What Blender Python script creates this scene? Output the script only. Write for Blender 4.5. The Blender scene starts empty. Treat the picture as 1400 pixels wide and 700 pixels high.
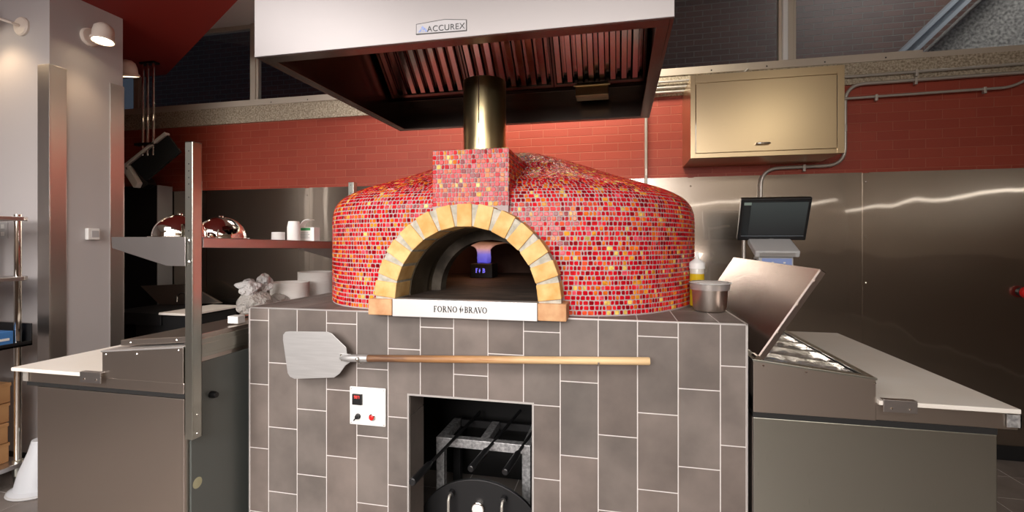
import bpy, math, random
from mathutils import Vector, Matrix
C = bpy.context.scene.collection
S = bpy.context.scene
R = math.radians
PI = math.pi

# ------------------------------------------------------------------ camera, light, exposure
cam_d = bpy.data.cameras.new('camera'); cam = bpy.data.objects.new('camera', cam_d); C.objects.link(cam)
cam_d.sensor_width = 36.0; cam_d.lens = 36.0 * 654 / 1400.0
cam_d.shift_y = -20 / 1400.0
cam_d.clip_start = 0.05
cam.location = (0, 0, 1.5); cam.rotation_euler = (R(90), 0, R(12.5))
S.camera = cam
S.view_settings.view_transform = 'Standard'; S.view_settings.look = 'None'
S.view_settings.gamma = 1.0; S.view_settings.exposure = 0.0
S.view_settings.use_curve_mapping = False
w = bpy.data.worlds.new('world'); S.world = w; w.use_nodes = True
w.node_tree.nodes['Background'].inputs[0].default_value = (.35, .42, .55, 1)
w.node_tree.nodes['Background'].inputs[1].default_value = 0.10

def area(name, loc, rot, sx, sy, power, col=(1, .95, .88), spread=180):
    l = bpy.data.lights.new(name, 'AREA'); l.shape = 'RECTANGLE'; l.size = sx; l.size_y = sy
    l.energy = power; l.color = col; l.spread = R(spread)
    o = bpy.data.objects.new(name, l); C.objects.link(o)
    o.location = loc; o.rotation_euler = [R(a) for a in rot]; return o
def spot(name, loc, aim, power, size=70, blend=.6, col=(1, .8, .55), rad=.04):
    l = bpy.data.lights.new(name, 'SPOT'); l.energy = power; l.color = col; l.spot_size = R(size); l.spot_blend = blend
    l.shadow_soft_size = rad
    o = bpy.data.objects.new(name, l); C.objects.link(o); o.location = loc
    d = Vector(aim) - Vector(loc); o.rotation_euler = d.to_track_quat('-Z', 'Y').to_euler(); return o
area('front_ceiling_light', (-.7, -1.3, 3.5), (32, 0, 0), 4.2, 2.0, 98, (1, .945, .90), 104)
area('right_ceiling_light', (2.5, -2.0, 3.55), (8, 0, 0), .5, 1.4, 26, (1, .90, .74))
area('left_fill_light', (-2.7, -.6, 3.5), (26, 0, 0), 1.4, 1.4, 62, (1, .945, .92), 150)  # unseen fill, added to brighten the left side
area('front_wall_fill', (-.3, -2.5, 3.4), (-38, 0, 0), 5.5, .5, 46, (1, .86, .73), 150)  # added fill on the front wall, brightens what the steel reflects
area('front_fill_light', (-1.6, -3.55, 2.3), (74, 0, 0), 4.4, 1.5, 84, (1, .94, .91), 78)  # invented soft fill from behind the camera
area('back_ceiling_light', (-.5, 3.15, 3.5), (48, 0, 0), 1.5, .35, 34, (1, .90, .74), 100)
area('back_left_ceiling_light', (-1.9, 3.4, 3.45), (0, 0, 0), .7, .5, 9, (1, .95, .9), 120)
area('right_highlight_strip', (4.6, -1.2, 2.11), (90, 0, 90), 5.2, .035, 5, (1, .93, .85))  # unseen strip added to draw bright lines on the right wall panels
area('front_highlight_strip', (3.0, -3.6, 2.36), (90, 0, 0), 3.0, .035, 3, (1, .93, .85))  # second added strip, carries on the highlight line in the panels

# ------------------------------------------------------------------ materials
def mat(name, col, rough=.5, metal=0.0, **k):
    m = bpy.data.materials.new(name); m.use_nodes = True
    b = m.node_tree.nodes['Principled BSDF']
    b.inputs['Base Color'].default_value = (*col, 1); b.inputs['Roughness'].default_value = rough
    b.inputs['Metallic'].default_value = metal
    for a, v in k.items(): b.inputs[a.replace('_', ' ')].default_value = v
    return m
def N(m, t): return m.node_tree.nodes.new(t)
def L(m, a, b): m.node_tree.links.new(a, b)
def bsdf(m): return m.node_tree.nodes['Principled BSDF']
def noise_col(m, c1, c2, scale=5, detail=4, stretch=(1, 1, 1), lo=.35, hi=.65, obj=True):
    tc = N(m, 'ShaderNodeTexCoord'); mp = N(m, 'ShaderNodeMapping'); mp.inputs['Scale'].default_value = stretch
    n = N(m, 'ShaderNodeTexNoise'); n.inputs['Scale'].default_value = scale; n.inputs['Detail'].default_value = detail
    r = N(m, 'ShaderNodeValToRGB'); r.color_ramp.elements[0].position = lo; r.color_ramp.elements[1].position = hi
    r.color_ramp.elements[0].color = (*c1, 1); r.color_ramp.elements[1].color = (*c2, 1)
    L(m, tc.outputs['Object'], mp.inputs[0]); L(m, mp.outputs[0], n.inputs['Vector'])
    L(m, n.outputs['Fac'], r.inputs[0]); L(m, r.outputs[0], bsdf(m).inputs['Base Color'])
    return n, r
def bump(m, scale, strength, stretch=(1, 1, 1), dist=.01, detail=3):
    tc = N(m, 'ShaderNodeTexCoord'); mp = N(m, 'ShaderNodeMapping'); mp.inputs['Scale'].default_value = stretch
    n = N(m, 'ShaderNodeTexNoise'); n.inputs['Scale'].default_value = scale; n.inputs['Detail'].default_value = detail
    b = N(m, 'ShaderNodeBump'); b.inputs['Strength'].default_value = strength; b.inputs['Distance'].default_value = dist
    L(m, tc.outputs['Object'], mp.inputs[0]); L(m, mp.outputs[0], n.inputs['Vector'])
    L(m, n.outputs['Fac'], b.inputs['Height']); L(m, b.outputs[0], bsdf(m).inputs['Normal'])
    return b
def steel(name, col=(.55, .52, .49), rough=.3, grain=(1, 1, 60), gs=.02, wave=0):
    m = mat(name, col, rough, 1.0)
    tc = N(m, 'ShaderNodeTexCoord'); mp = N(m, 'ShaderNodeMapping'); mp.inputs['Scale'].default_value = grain
    n = N(m, 'ShaderNodeTexNoise'); n.inputs['Scale'].default_value = 12; n.inputs['Detail'].default_value = 5
    L(m, tc.outputs['Object'], mp.inputs[0]); L(m, mp.outputs[0], n.inputs['Vector'])
    mr = N(m, 'ShaderNodeMapRange'); mr.inputs[3].default_value = rough - .015; mr.inputs[4].default_value = rough + .02
    L(m, n.outputs['Fac'], mr.inputs[0]); L(m, mr.outputs[0], bsdf(m).inputs['Roughness'])
    b = N(m, 'ShaderNodeBump'); b.inputs['Strength'].default_value = gs; b.inputs['Distance'].default_value = .002
    L(m, n.outputs['Fac'], b.inputs['Height'])
    if wave:
        n2 = N(m, 'ShaderNodeTexNoise'); n2.inputs['Scale'].default_value = 1.3; n2.inputs['Detail'].default_value = 1
        mp2 = N(m, 'ShaderNodeMapping'); mp2.inputs['Scale'].default_value = (1, 1, 1.6)
        L(m, tc.outputs['Object'], mp2.inputs[0]); L(m, mp2.outputs[0], n2.inputs['Vector'])
        b2 = N(m, 'ShaderNodeBump'); b2.inputs['Strength'].default_value = wave; b2.inputs['Distance'].default_value = .06
        L(m, n2.outputs['Fac'], b2.inputs['Height']); L(m, b.outputs[0], b2.inputs['Normal'])
        b = b2
    L(m, b.outputs[0], bsdf(m).inputs['Normal'])
    return m
def emis(name, col, st):
    m = mat(name, (0.02, 0.02, 0.02), .5)
    b = bsdf(m); b.inputs['Emission Color'].default_value = (*col, 1); b.inputs['Emission Strength'].default_value = st
    return m

M = {}
M['steel_h'] = steel('brushed_steel_horizontal_grain', (.66, .59, .53), .30, (1, 1, 70), .004)
M['steel_v'] = steel('brushed_steel_vertical_grain', (.58, .59, .53), .28, (60, 60, 1), 0)
M['lid'] = steel('lid_steel', (.40, .335, .30), .24, (60, 60, 1), 0)
M['hood'] = steel('hood_steel', (.25, .235, .232), .40, (1, 1, 70))
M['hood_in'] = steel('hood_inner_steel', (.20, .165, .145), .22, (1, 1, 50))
M['panel'] = steel('wall_panel_steel', (.42, .37, .315), .24, (.6, .6, 50), 0, .10)
def second_lobe(m, fac, rough, col):
    """polished sheen over the brushed grain of thin, slightly buckled sheet"""
    g_ = N(m, 'ShaderNodeBsdfGlossy'); g_.inputs['Roughness'].default_value = rough; g_.inputs['Color'].default_value = (*col, 1)
    x_ = N(m, 'ShaderNodeMixShader'); x_.inputs[0].default_value = fac
    t_ = N(m, 'ShaderNodeTexCoord'); p_ = N(m, 'ShaderNodeMapping'); p_.inputs['Scale'].default_value = (1.5, 1, .5)
    n_ = N(m, 'ShaderNodeTexNoise'); n_.inputs['Scale'].default_value = 1.4; n_.inputs['Detail'].default_value = 1.5
    b_ = N(m, 'ShaderNodeBump'); b_.inputs['Strength'].default_value = .25; b_.inputs['Distance'].default_value = .06
    L(m, t_.outputs['Object'], p_.inputs[0]); L(m, p_.outputs[0], n_.inputs['Vector']); L(m, n_.outputs['Fac'], b_.inputs['Height']); L(m, b_.outputs[0], g_.inputs['Normal'])
    o_ = m.node_tree.nodes['Material Output']
    L(m, bsdf(m).outputs[0], x_.inputs[1]); L(m, g_.outputs[0], x_.inputs[2]); L(m, x_.outputs[0], o_.inputs['Surface'])
second_lobe(M['panel'], .22, .05, (.55, .5, .44))
M['cab'] = steel('cabinet_steel', (.70, .56, .36), .28, (1, 1, 70), 0)
M['guard'] = steel('corner_guard_steel', (.80, .78, .76), .32, (50, 50, 1), .003)
M['shelf'] = steel('shelf_steel', (.58, .55, .54), .33, (1, 60, 1))
M['chrome'] = mat('polished_chrome', (.82, .79, .74), .06, 1.0)
M['pipe'] = mat('polished_flue_steel', (.78, .64, .36), .28, 1.0)
M['baffle'] = mat('polished_baffle_steel', (.62, .52, .48), .16, 1.0)
bump(M['baffle'], 30, .12, (1, 1, 1), .004)
M['alu'] = mat('scratched_aluminium', (.6, .59, .58), .45, .75); noise_col(M['alu'], (.52, .515, .51), (.64, .635, .63), 9, 8, (.7, 1, 12), .2, .8)
M['galv'] = mat('galvanised_steel', (.5, .5, .5), .5, .7); noise_col(M['galv'], (.32, .32, .33), (.66, .66, .66), 60, 3)
M['conduit'] = mat('grey_conduit', (.55, .52, .47), .4, .6)
M['trim_metal'] = mat('tile_edge_trim_metal', (.75, .73, .71), .35, .8)
M['grey_panel'] = mat('grey_green_painted_metal', (.19, .21, .20), .38, .35)
M['black'] = mat('black_plastic', (.012, .012, .013), .35)
M['black_metal'] = mat('black_painted_metal', (.015, .015, .016), .45, .3)
M['rubber'] = mat('black_rubber', (.01, .01, .01), .6)
M['white_plastic'] = mat('white_plastic', (.82, .82, .80), .35)
M['grey_plastic'] = mat('grey_plastic', (.5, .5, .5), .45)
M['cream'] = mat('cream_enamel', (.78, .70, .62), .4)
M['board'] = mat('white_cutting_board', (.82, .79, .73), .45); noise_col(M['board'], (.84, .81, .75), (.78, .73, .65), 2.2, 5)
M['paper'] = mat('white_paper', (.90, .89, .86), .8)
M['label_green'] = mat('green_label_print', (.05, .32, .10), .6)
M['label_grey'] = mat('grey_print', (.45, .45, .46), .7)
M['ink'] = mat('black_lettering', (.03, .03, .03), .5)
M['blue'] = mat('blue_logo_print', (.25, .33, .62), .5)
M['red_btn'] = mat('red_button_plastic', (.75, .015, .015), .25)
M['screen'] = mat('dark_glossy_screen', (.02, .025, .028), .12)
M['screen_reflect'] = emis('painted_screen_reflection', (.16, .19, .20), 1.0)
_t = N(M['screen_reflect'], 'ShaderNodeTexCoord'); _s = N(M['screen_reflect'], 'ShaderNodeSeparateXYZ'); _r = N(M['screen_reflect'], 'ShaderNodeMapRange'); _c = N(M['screen_reflect'], 'ShaderNodeValToRGB')
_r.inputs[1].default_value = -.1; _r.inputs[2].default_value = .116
_c.color_ramp.elements[0].color = (.004, .005, .006, 1); _c.color_ramp.elements[1].color = (.03, .038, .037, 1)  # room reflection painted as a faint glow, fading towards the bottom
L(M['screen_reflect'], _t.outputs['Object'], _s.inputs[0]); L(M['screen_reflect'], _s.outputs['Z'], _r.inputs[0]); L(M['screen_reflect'], _r.outputs[0], _c.inputs[0]); L(M['screen_reflect'], _c.outputs[0], bsdf(M['screen_reflect']).inputs['Emission Color'])
M['digits'] = emis('red_led_digits', (1, .06, .05), 2.0)
M['lampglass'] = emis('lit_lamp_lens', (1, .82, .55), 14)
M['cardboard'] = mat('brown_cardboard', (.42, .22, .09), .85); noise_col(M['cardboard'], (.38, .19, .075), (.47, .26, .11), 6, 3)
M['bluebox'] = mat('blue_printed_box', (.06, .22, .55), .6)
M['brick_arch'] = mat('yellow_fire_brick', (.75, .47, .17), .85)
noise_col(M['brick_arch'], (.66, .36, .11), (.82, .56, .24), 14, 6); bump(M['brick_arch'], 120, .35, dist=.003)
M['brick_block'] = mat('tan_landing_brick', (.60, .33, .16), .8)
noise_col(M['brick_block'], (.52, .26, .12), (.66, .40, .21), 16, 5); bump(M['brick_block'], 140, .25, dist=.002)
M['mortar'] = mat('pale_mortar', (.50, .48, .40), .95); noise_col(M['mortar'], (.40, .38, .31), (.58, .55, .47), 40, 5); bump(M['mortar'], 90, .5, dist=.004)
M['refractory'] = mat('sooty_refractory', (.14, .115, .09), .85)
noise_col(M['refractory'], (.05, .04, .03), (.20, .17, .135), 7, 6); bump(M['refractory'], 40, .4, dist=.004)
M['vest'] = mat('sooted_steel_vestibule', (.2, .16, .11), .45, .55); noise_col(M['vest'], (.10, .08, .05), (.22, .18, .13), 5, 5)
M['soot'] = mat('sooty_hearth_floor', (.07, .05, .04), .75); noise_col(M['soot'], (.02, .014, .01), (.08, .055, .04), 9, 5, (1, 4, 1))
M['wood'] = mat('oiled_wood_handle', (.55, .33, .16), .5)
tc = N(M['wood'], 'ShaderNodeTexCoord'); sx = N(M['wood'], 'ShaderNodeSeparateXYZ'); L(M['wood'], tc.outputs['Object'], sx.inputs[0])
rp = N(M['wood'], 'ShaderNodeMapRange'); rp.inputs[1].default_value = 0.1; rp.inputs[2].default_value = 1.25
L(M['wood'], sx.outputs['X'], rp.inputs[0])
nn = N(M['wood'], 'ShaderNodeTexNoise'); nn.inputs['Scale'].default_value = 8; nn.inputs['Detail'].default_value = 6
mp = N(M['wood'], 'ShaderNodeMapping'); mp.inputs['Scale'].default_value = (1, 14, 14); L(M['wood'], tc.outputs['Object'], mp.inputs[0]); L(M['wood'], mp.outputs[0], nn.inputs['Vector'])
ad = N(M['wood'], 'ShaderNodeMath'); ad.operation = 'MULTIPLY_ADD'; ad.inputs[1].default_value = .5; L(M['wood'], nn.outputs['Fac'], ad.inputs[0]); L(M['wood'], rp.outputs[0], ad.inputs[2])
cr = N(M['wood'], 'ShaderNodeValToRGB'); cr.color_ramp.elements[0].position = .22; cr.color_ramp.elements[0].color = (.13, .06, .03, 1)
cr.color_ramp.elements[1].position = .95; cr.color_ramp.elements[1].color = (.74, .52, .28, 1)
e_ = cr.color_ramp.elements.new(.55); e_.color = (.42, .21, .08, 1)
L(M['wood'], ad.outputs[0], cr.inputs[0]); L(M['wood'], cr.outputs[0], bsdf(M['wood']).inputs['Base Color'])

def attr_mat(name, rough, nscale, namt, **k):
    """colour read from the face attribute 'tint' (each tile its own glaze), broken up by noise"""
    m = mat(name, (.5, .5, .5), rough, 0, **k)
    a = N(m, 'ShaderNodeAttribute'); a.attribute_name = 'tint'
    tc = N(m, 'ShaderNodeTexCoord'); n = N(m, 'ShaderNodeTexNoise'); n.inputs['Scale'].default_value = nscale; n.inputs['Detail'].default_value = 6
    L(m, tc.outputs['Object'], n.inputs['Vector'])
    mr = N(m, 'ShaderNodeMapRange'); mr.inputs[1].default_value = .3; mr.inputs[2].default_value = .7
    mr.inputs[3].default_value = 1 - namt; mr.inputs[4].default_value = 1 + namt
    L(m, n.outputs['Fac'], mr.inputs[0])
    v = N(m, 'ShaderNodeVectorMath'); v.operation = 'SCALE'
    L(m, a.outputs['Color'], v.inputs[0]); L(m, mr.outputs[0], v.inputs['Scale']); L(m, v.outputs[0], bsdf(m).inputs['Base Color'])
    return m
M['mosaic'] = attr_mat('glazed_glass_mosaic', .10, 60, .35, Specular_IOR_Level=.2)
M['grout_pink'] = mat('mauve_grey_grout', (.44, .365, .36), .8)
M['stone_tile'] = attr_mat('brown_grey_stone_tile', .55, 6, .22)
M['floor_tile'] = attr_mat('dark_floor_tile', .45, 4, .25)
M['grout'] = mat('pale_grout', (.66, .62, .60), .9)
M['grey_wall'] = mat('grey_painted_wall', (.50, .475, .475), .7); bump(M['grey_wall'], 250, .05, dist=.002)
M['pink_wall'] = M['grey_wall']
M['soffit'] = mat('deep_red_paint', (.25, .016, .010), .6)
M['ceiling'] = mat('white_ceiling_tile', (.7, .69, .66), .9)
M['dark_wall'] = mat('warm_brown_room_wall', (.13, .09, .07), .8)
M['tan_wall'] = mat('tan_room_wall', (.50, .41, .34), .8)
M['concrete'] = mat('pebbled_concrete', (.42, .36, .27), .9)
noise_col(M['concrete'], (.24, .19, .13), (.58, .51, .39), 70, 6); bump(M['concrete'], 160, .6, dist=.006)
M['frame'] = mat('beige_window_frame', (.52, .46, .38), .5)
M['frame_white'] = mat('white_window_frame', (.75, .76, .76), .4)
M['glass'] = mat('window_glass', (.9, .95, 1), .02, 0, Transmission_Weight=1.0, IOR=1.45)
M['wrap'] = mat('clear_plastic_film', (1, 1, 1), .12, 0, Transmission_Weight=.85, IOR=1.3); bump(M['wrap'], 22, .9, dist=.02, detail=6)
M['bag'] = mat('cloudy_plastic_bag', (.86, .84, .80), .25, 0, Transmission_Weight=.55, IOR=1.25); bump(M['bag'], 26, 1.0, dist=.05, detail=8)
M['oil'] = mat('yellow_oil', (.72, .50, .02), .12, 0, Transmission_Weight=.25)
M['squeeze'] = mat('clear_squeeze_plastic', (.9, .88, .8), .2, 0, Transmission_Weight=.4)
M['bag_white'] = mat('white_crumpled_plastic', (.85, .84, .83), .3, 0, Transmission_Weight=.15); bump(M['bag_white'], 26, 1.0, dist=.06, detail=8)
M['ice'] = mat('crumpled_wrapped_foil', (.75, .76, .76), .22, .75); bump(M['ice'], 16, 1.0, dist=.03, detail=8)
M['outside_dark'] = mat('dark_weathered_concrete', (.10, .10, .10), .9); noise_col(M['outside_dark'], (.12, .115, .11), (.42, .40, .37), 34, 8)

def brick_mat(name, c1, c2, mortar, bw, bh, ms, emit=0):
    m = mat(name, c1, .5)
    tc = N(m, 'ShaderNodeTexCoord'); sp = N(m, 'ShaderNodeSeparateXYZ'); cb = N(m, 'ShaderNodeCombineXYZ')
    L(m, tc.outputs['Object'], sp.inputs[0]); L(m, sp.outputs['X'], cb.inputs['X']); L(m, sp.outputs['Z'], cb.inputs['Y'])
    b = N(m, 'ShaderNodeTexBrick'); b.inputs['Scale'].default_value = 1
    b.inputs['Brick Width'].default_value = bw; b.inputs['Row Height'].default_value = bh; b.inputs['Mortar Size'].default_value = ms
    b.inputs['Mortar Smooth'].default_value = .35; b.inputs['Bias'].default_value = 0
    b.inputs['Color1'].default_value = (*c1, 1); b.inputs['Color2'].default_value = (*c2, 1); b.inputs['Mortar'].default_value = (*mortar, 1)
    L(m, cb.outputs[0], b.inputs['Vector']); L(m, b.outputs['Color'], bsdf(m).inputs['Base Color'])
    n = N(m, 'ShaderNodeTexNoise'); n.inputs['Scale'].default_value = 90; n.inputs['Detail'].default_value = 4; L(m, tc.outputs['Object'], n.inputs['Vector'])
    s = N(m, 'ShaderNodeMath'); s.operation = 'MULTIPLY_ADD'; s.inputs[1].default_value = -1; L(m, b.outputs['Fac'], s.inputs[0])
    q = N(m, 'ShaderNodeMath'); q.operation = 'MULTIPLY'; q.inputs[1].default_value = .12; L(m, n.outputs['Fac'], q.inputs[0]); L(m, q.outputs[0], s.inputs[2])
    bp = N(m, 'ShaderNodeBump'); bp.inputs['Strength'].default_value = .7; bp.inputs['Distance'].default_value = .008
    L(m, s.outputs[0], bp.inputs['Height']); L(m, bp.outputs[0], bsdf(m).inputs['Normal'])
    return m
M['red_brick'] = brick_mat('red_painted_brick', (.34, .052, .027), (.30, .042, .022), (.40, .10, .06), .203, .0675, .0035)
M['out_brick'] = brick_mat('dark_outside_brick', (.10, .045, .035), (.07, .035, .03), (.13, .12, .11), .215, .075, .006)

# flame: transparent at its edges, glowing inside
mf = bpy.data.materials.new('gas_flame'); mf.use_nodes = True; nt = mf.node_tree; nt.nodes.clear()
out = nt.nodes.new('ShaderNodeOutputMaterial'); mx = nt.nodes.new('ShaderNodeMixShader'); tr = nt.nodes.new('ShaderNodeBsdfTransparent')
em = nt.nodes.new('ShaderNodeEmission'); em.inputs[1].default_value = 1.1
tc = nt.nodes.new('ShaderNodeTexCoord'); sp = nt.nodes.new('ShaderNodeSeparateXYZ'); cr = nt.nodes.new('ShaderNodeValToRGB')
mr = nt.nodes.new('ShaderNodeMapRange'); mr.inputs[1].default_value = 0; mr.inputs[2].default_value = .17
nt.links.new(tc.outputs['Object'], sp.inputs[0]); nt.links.new(sp.outputs['Z'], mr.inputs[0]); nt.links.new(mr.outputs[0], cr.inputs[0])
cr.color_ramp.elements[0].color = (.12, .10, .75, 1); cr.color_ramp.elements[1].color = (1, .38, .12, 1)
e_ = cr.color_ramp.elements.new(.35); e_.color = (.28, .22, .85, 1); e_ = cr.color_ramp.elements.new(.6); e_.color = (.85, .42, .35, 1)
lw = nt.nodes.new('ShaderNodeLayerWeight'); lw.inputs[0].default_value = .45
nz = nt.nodes.new('ShaderNodeTexNoise'); nz.inputs['Scale'].default_value = 9; nz.inputs['Detail'].default_value = 3
nt.links.new(tc.outputs['Object'], nz.inputs['Vector'])
ml = nt.nodes.new('ShaderNodeMath'); ml.operation = 'MULTIPLY'
iv = nt.nodes.new('ShaderNodeMath'); iv.operation = 'SUBTRACT'; iv.inputs[0].default_value = 1; nt.links.new(lw.outputs['Facing'], iv.inputs[1])
nt.links.new(iv.outputs[0], ml.inputs[0]); nt.links.new(nz.outputs['Fac'], ml.inputs[1])
nt.links.new(cr.outputs[0], em.inputs[0]); nt.links.new(ml.outputs[0], mx.inputs[0]); nt.links.new(tr.outputs[0], mx.inputs[1]); nt.links.new(em.outputs[0], mx.inputs[2])
nt.links.new(mx.outputs[0], out.inputs[0]); M['flame'] = mf
M['burner_glow'] = emis('violet_backlit_lettering', (.22, .18, 1), 1.3)

# ------------------------------------------------------------------ helpers
class MB:
    """collects shapes and links them as one mesh object; coordinates are world ones unless local=True"""
    def __init__(s): s.v = []; s.f = []; s.t = []; s.tint = None
    def add(s, vs, fs, tint=None):
        o = len(s.v); s.v += [tuple(p) for p in vs]; s.f += [tuple(i + o for i in f) for f in fs]
        s.t += [tint or (.5, .5, .5)] * len(fs)
        if tint: s.tint = True
        return s
    def box(s, x0, x1, y0, y1, z0, z1, mx=None, tint=None):
        vs = [Vector((x, y, z)) for z in (z0, z1) for y in (y0, y1) for x in (x0, x1)]
        if mx: vs = [mx @ v for v in vs]
        return s.add(vs, [(0, 2, 3, 1), (4, 5, 7, 6), (0, 1, 5, 4), (2, 6, 7, 3), (0, 4, 6, 2), (1, 3, 7, 5)], tint)
    def prism(s, poly, axis, a, b, mx=None):
        """poly of 2-D points extruded along an axis ('x': (y,z), 'y': (x,z), 'z': (x,y))"""
        n = len(poly)
        def p(q, t): return Vector({'x': (t, q[0], q[1]), 'y': (q[0], t, q[1]), 'z': (q[0], q[1], t)}[axis])
        vs = [p(q, a) for q in poly] + [p(q, b) for q in poly]
        if mx: vs = [mx @ v for v in vs]
        return s.add(vs, [tuple(range(n)), tuple(range(2 * n - 1, n - 1, -1))] + [(i, i + n, (i + 1) % n + n, (i + 1) % n) for i in range(n)])
    def tube(s, path, r, n=12, caps=True):
        path = [Vector(p) for p in path]; rs = r if isinstance(r, (list, tuple)) else [r] * len(path)
        vs = []; fs = []; up = None
        for i, p in enumerate(path):
            d = (path[min(i + 1, len(path) - 1)] - path[max(i - 1, 0)]).normalized()
            if up is None: up = Vector((0, 0, 1)) if abs(d.z) < .9 else Vector((1, 0, 0))
            a = d.cross(up).normalized(); up = a.cross(d).normalized()
            for k in range(n):
                t = 2 * PI * k / n; vs.append(p + (a * math.cos(t) + up * math.sin(t)) * rs[i])
        m = len(path)
        for i in range(m - 1):
            for k in range(n): fs.append((i * n + k, i * n + (k + 1) % n, (i + 1) * n + (k + 1) % n, (i + 1) * n + k))
        if caps: fs += [tuple(range(n - 1, -1, -1)), tuple((m - 1) * n + k for k in range(n))]
        return s.add(vs, fs)
    def lathe(s, prof, c, n=32, mx=None, caps=True):
        vs = []; fs = []
        for r, z in prof:
            for k in range(n):
                t = 2 * PI * k / n; q = Vector((r * math.cos(t), r * math.sin(t), z)); vs.append((mx @ q if mx else q) + Vector(c))
        m = len(prof)
        for i in range(m - 1):
            for k in range(n): fs.append((i * n + k, i * n + (k + 1) % n, (i + 1) * n + (k + 1) % n, (i + 1) * n + k))
        if caps: fs += [tuple(range(n - 1, -1, -1)), tuple((m - 1) * n + k for k in range(n))]
        return s.add(vs, fs)
    def build(s, name, m, parent=None, bev=0, smooth=False, local=False, seg=2):
        me = bpy.data.meshes.new(name); off = Vector((0, 0, 0))
        if parent is not None and not local:
            q = parent
            while q is not None: off += q.location; q = q.parent
        me.from_pydata([tuple(Vector(v) - off) for v in s.v], [], s.f); me.materials.append(m)
        if s.tint:
            a = me.attributes.new('tint', 'FLOAT_COLOR', 'FACE')
            for i, t in enumerate(s.t): a.data[i].color = (*t, 1)
        import bmesh
        bm = bmesh.new(); bm.from_mesh(me); bmesh.ops.recalc_face_normals(bm, faces=bm.faces); bm.to_mesh(me); bm.free()
        o = bpy.data.objects.new(name, me); C.objects.link(o); o.parent = parent
        if smooth:
            me.polygons.foreach_set('use_smooth', [True] * len(me.polygons))
            e = o.modifiers.new('edge', 'EDGE_SPLIT'); e.split_angle = R(38)
        if bev:
            b = o.modifiers.new('bevel', 'BEVEL'); b.width = bev; b.segments = seg; b.limit_method = 'ANGLE'; b.angle_limit = R(35)
        return o
def B(*a, **k): return MB().box(*a, **k)
def thing(name, label, cat, loc=(0, 0, 0), group=None):
    o = bpy.data.objects.new(name, None); o.empty_display_size = .05; C.objects.link(o); o.location = loc
    o['label'] = label; o['category'] = cat
    if group: o['group'] = group
    return o
def tag(o, label, cat, group=None):
    o['label'] = label; o['category'] = cat
    if group: o['group'] = group
    return o
def struct(o): o['kind'] = 'structure'; return o
def copy_tree(o, parent=None):
    c = o.copy(); C.objects.link(c); c.parent = parent
    for ch in list(o.children): copy_tree(ch, c)
    return c
def text_mesh(body, name, m, parent, origin, size, xdir=(1, 0, 0), updir=(0, 0, 1), depth=.0006, space=1.0, local=False):
    cu = bpy.data.curves.new(name, 'FONT'); cu.body = body; cu.size = size; cu.extrude = depth; cu.space_character = space; cu.align_x = 'CENTER'
    t = bpy.data.objects.new('t', cu); C.objects.link(t); bpy.context.view_layer.update()
    me = bpy.data.meshes.new_from_object(t.evaluated_get(bpy.context.evaluated_depsgraph_get())); bpy.data.objects.remove(t)
    x = Vector(xdir).normalized(); u = Vector(updir).normalized(); nrm = x.cross(u)
    mb = MB(); mb.add([Vector(origin) + x * v.co.x + u * v.co.y + nrm * v.co.z for v in me.vertices], [tuple(p.vertices) for p in me.polygons])
    return mb.build(name, m, parent, local=local)
rnd = random.Random(7)

# ------------------------------------------------------------------ the room
# floor of square dark tiles
fl = MB()
tx = .305
def floor_tiles():
    mb = MB(); r = random.Random(3)
    for i in range(-20, 16):
        for j in range(-12, 14):
            x = i * tx; y = j * tx
            if y > 3.95 or x > 4.4: continue
            c = .15 + r.random() * .04
            mb.box(x + .003, x + tx - .003, y + .003, min(y + tx - .003, 4.0), -.01, 0, tint=(c * 1.12, c * .96, c * .86))
    return mb
f = struct(B(-6.2, 4.7, -3.7, 4.1, -.1, -.002).build('floor', M['grout']))
floor_tiles().build('floor_tile_field', M['floor_tile'], f)
struct(B(-6.2, 4.7, -3.7, 4.1, 3.6, 3.7).build('ceiling', M['ceiling']))
struct(B(-6.2, 4.7, 3.95, 4.15, 0, 2.64).build('wall_back', M['red_brick']))
struct(B(-6.2, 4.7, 3.93, 4.16, 2.64, 2.80).build('trim_1', M['concrete']))
struct(B(-6.3, -6.2, -3.7, 4.1, 0, 3.6).build('wall_left', M['grey_wall']))
wr = struct(B(4.7, 4.8, -3.7, 4.1, 0, 3.6).build('wall_right', M['tan_wall']))
B(4.68, 4.7, -3.7, 4.1, 0, 1.3).build('dark_wainscot', M['dark_wall'], wr)
wf_ = struct(B(-6.2, 4.7, -3.8, -3.7, 0, 3.6).build('wall_front', M['tan_wall']))
B(-6.2, 4.7, -3.7, -3.68, 0, 1.2).build('dark_wainscot', M['dark_wall'], wf_)
# grey pier on the left, its back part runs on to the left wall
struct(B(-6.2, -3.63, 2.4, 2.874, 0, 3.6).build('wall_pier', M['pink_wall']))
struct(B(-6.2, -3.622, 2.388, 2.40, 0, .10).build('baseboard_left', M['black_metal'], bev=.003))
struct(B(-3.63, -3.618, 2.388, 2.874, 0, .10).build('baseboard_pier', M['black_metal'], bev=.003))
# dark red soffit with a diagonal edge
struct(MB().prism([(-6.2, 3.93), (-4.42, 3.93), (-2.50, 2.78), (1.6, .3), (1.6, -.2), (-1.2, -.2), (-6.2, 2.0)], 'z', 3.17, 3.6).build('trim_2', M['soffit']))
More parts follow.
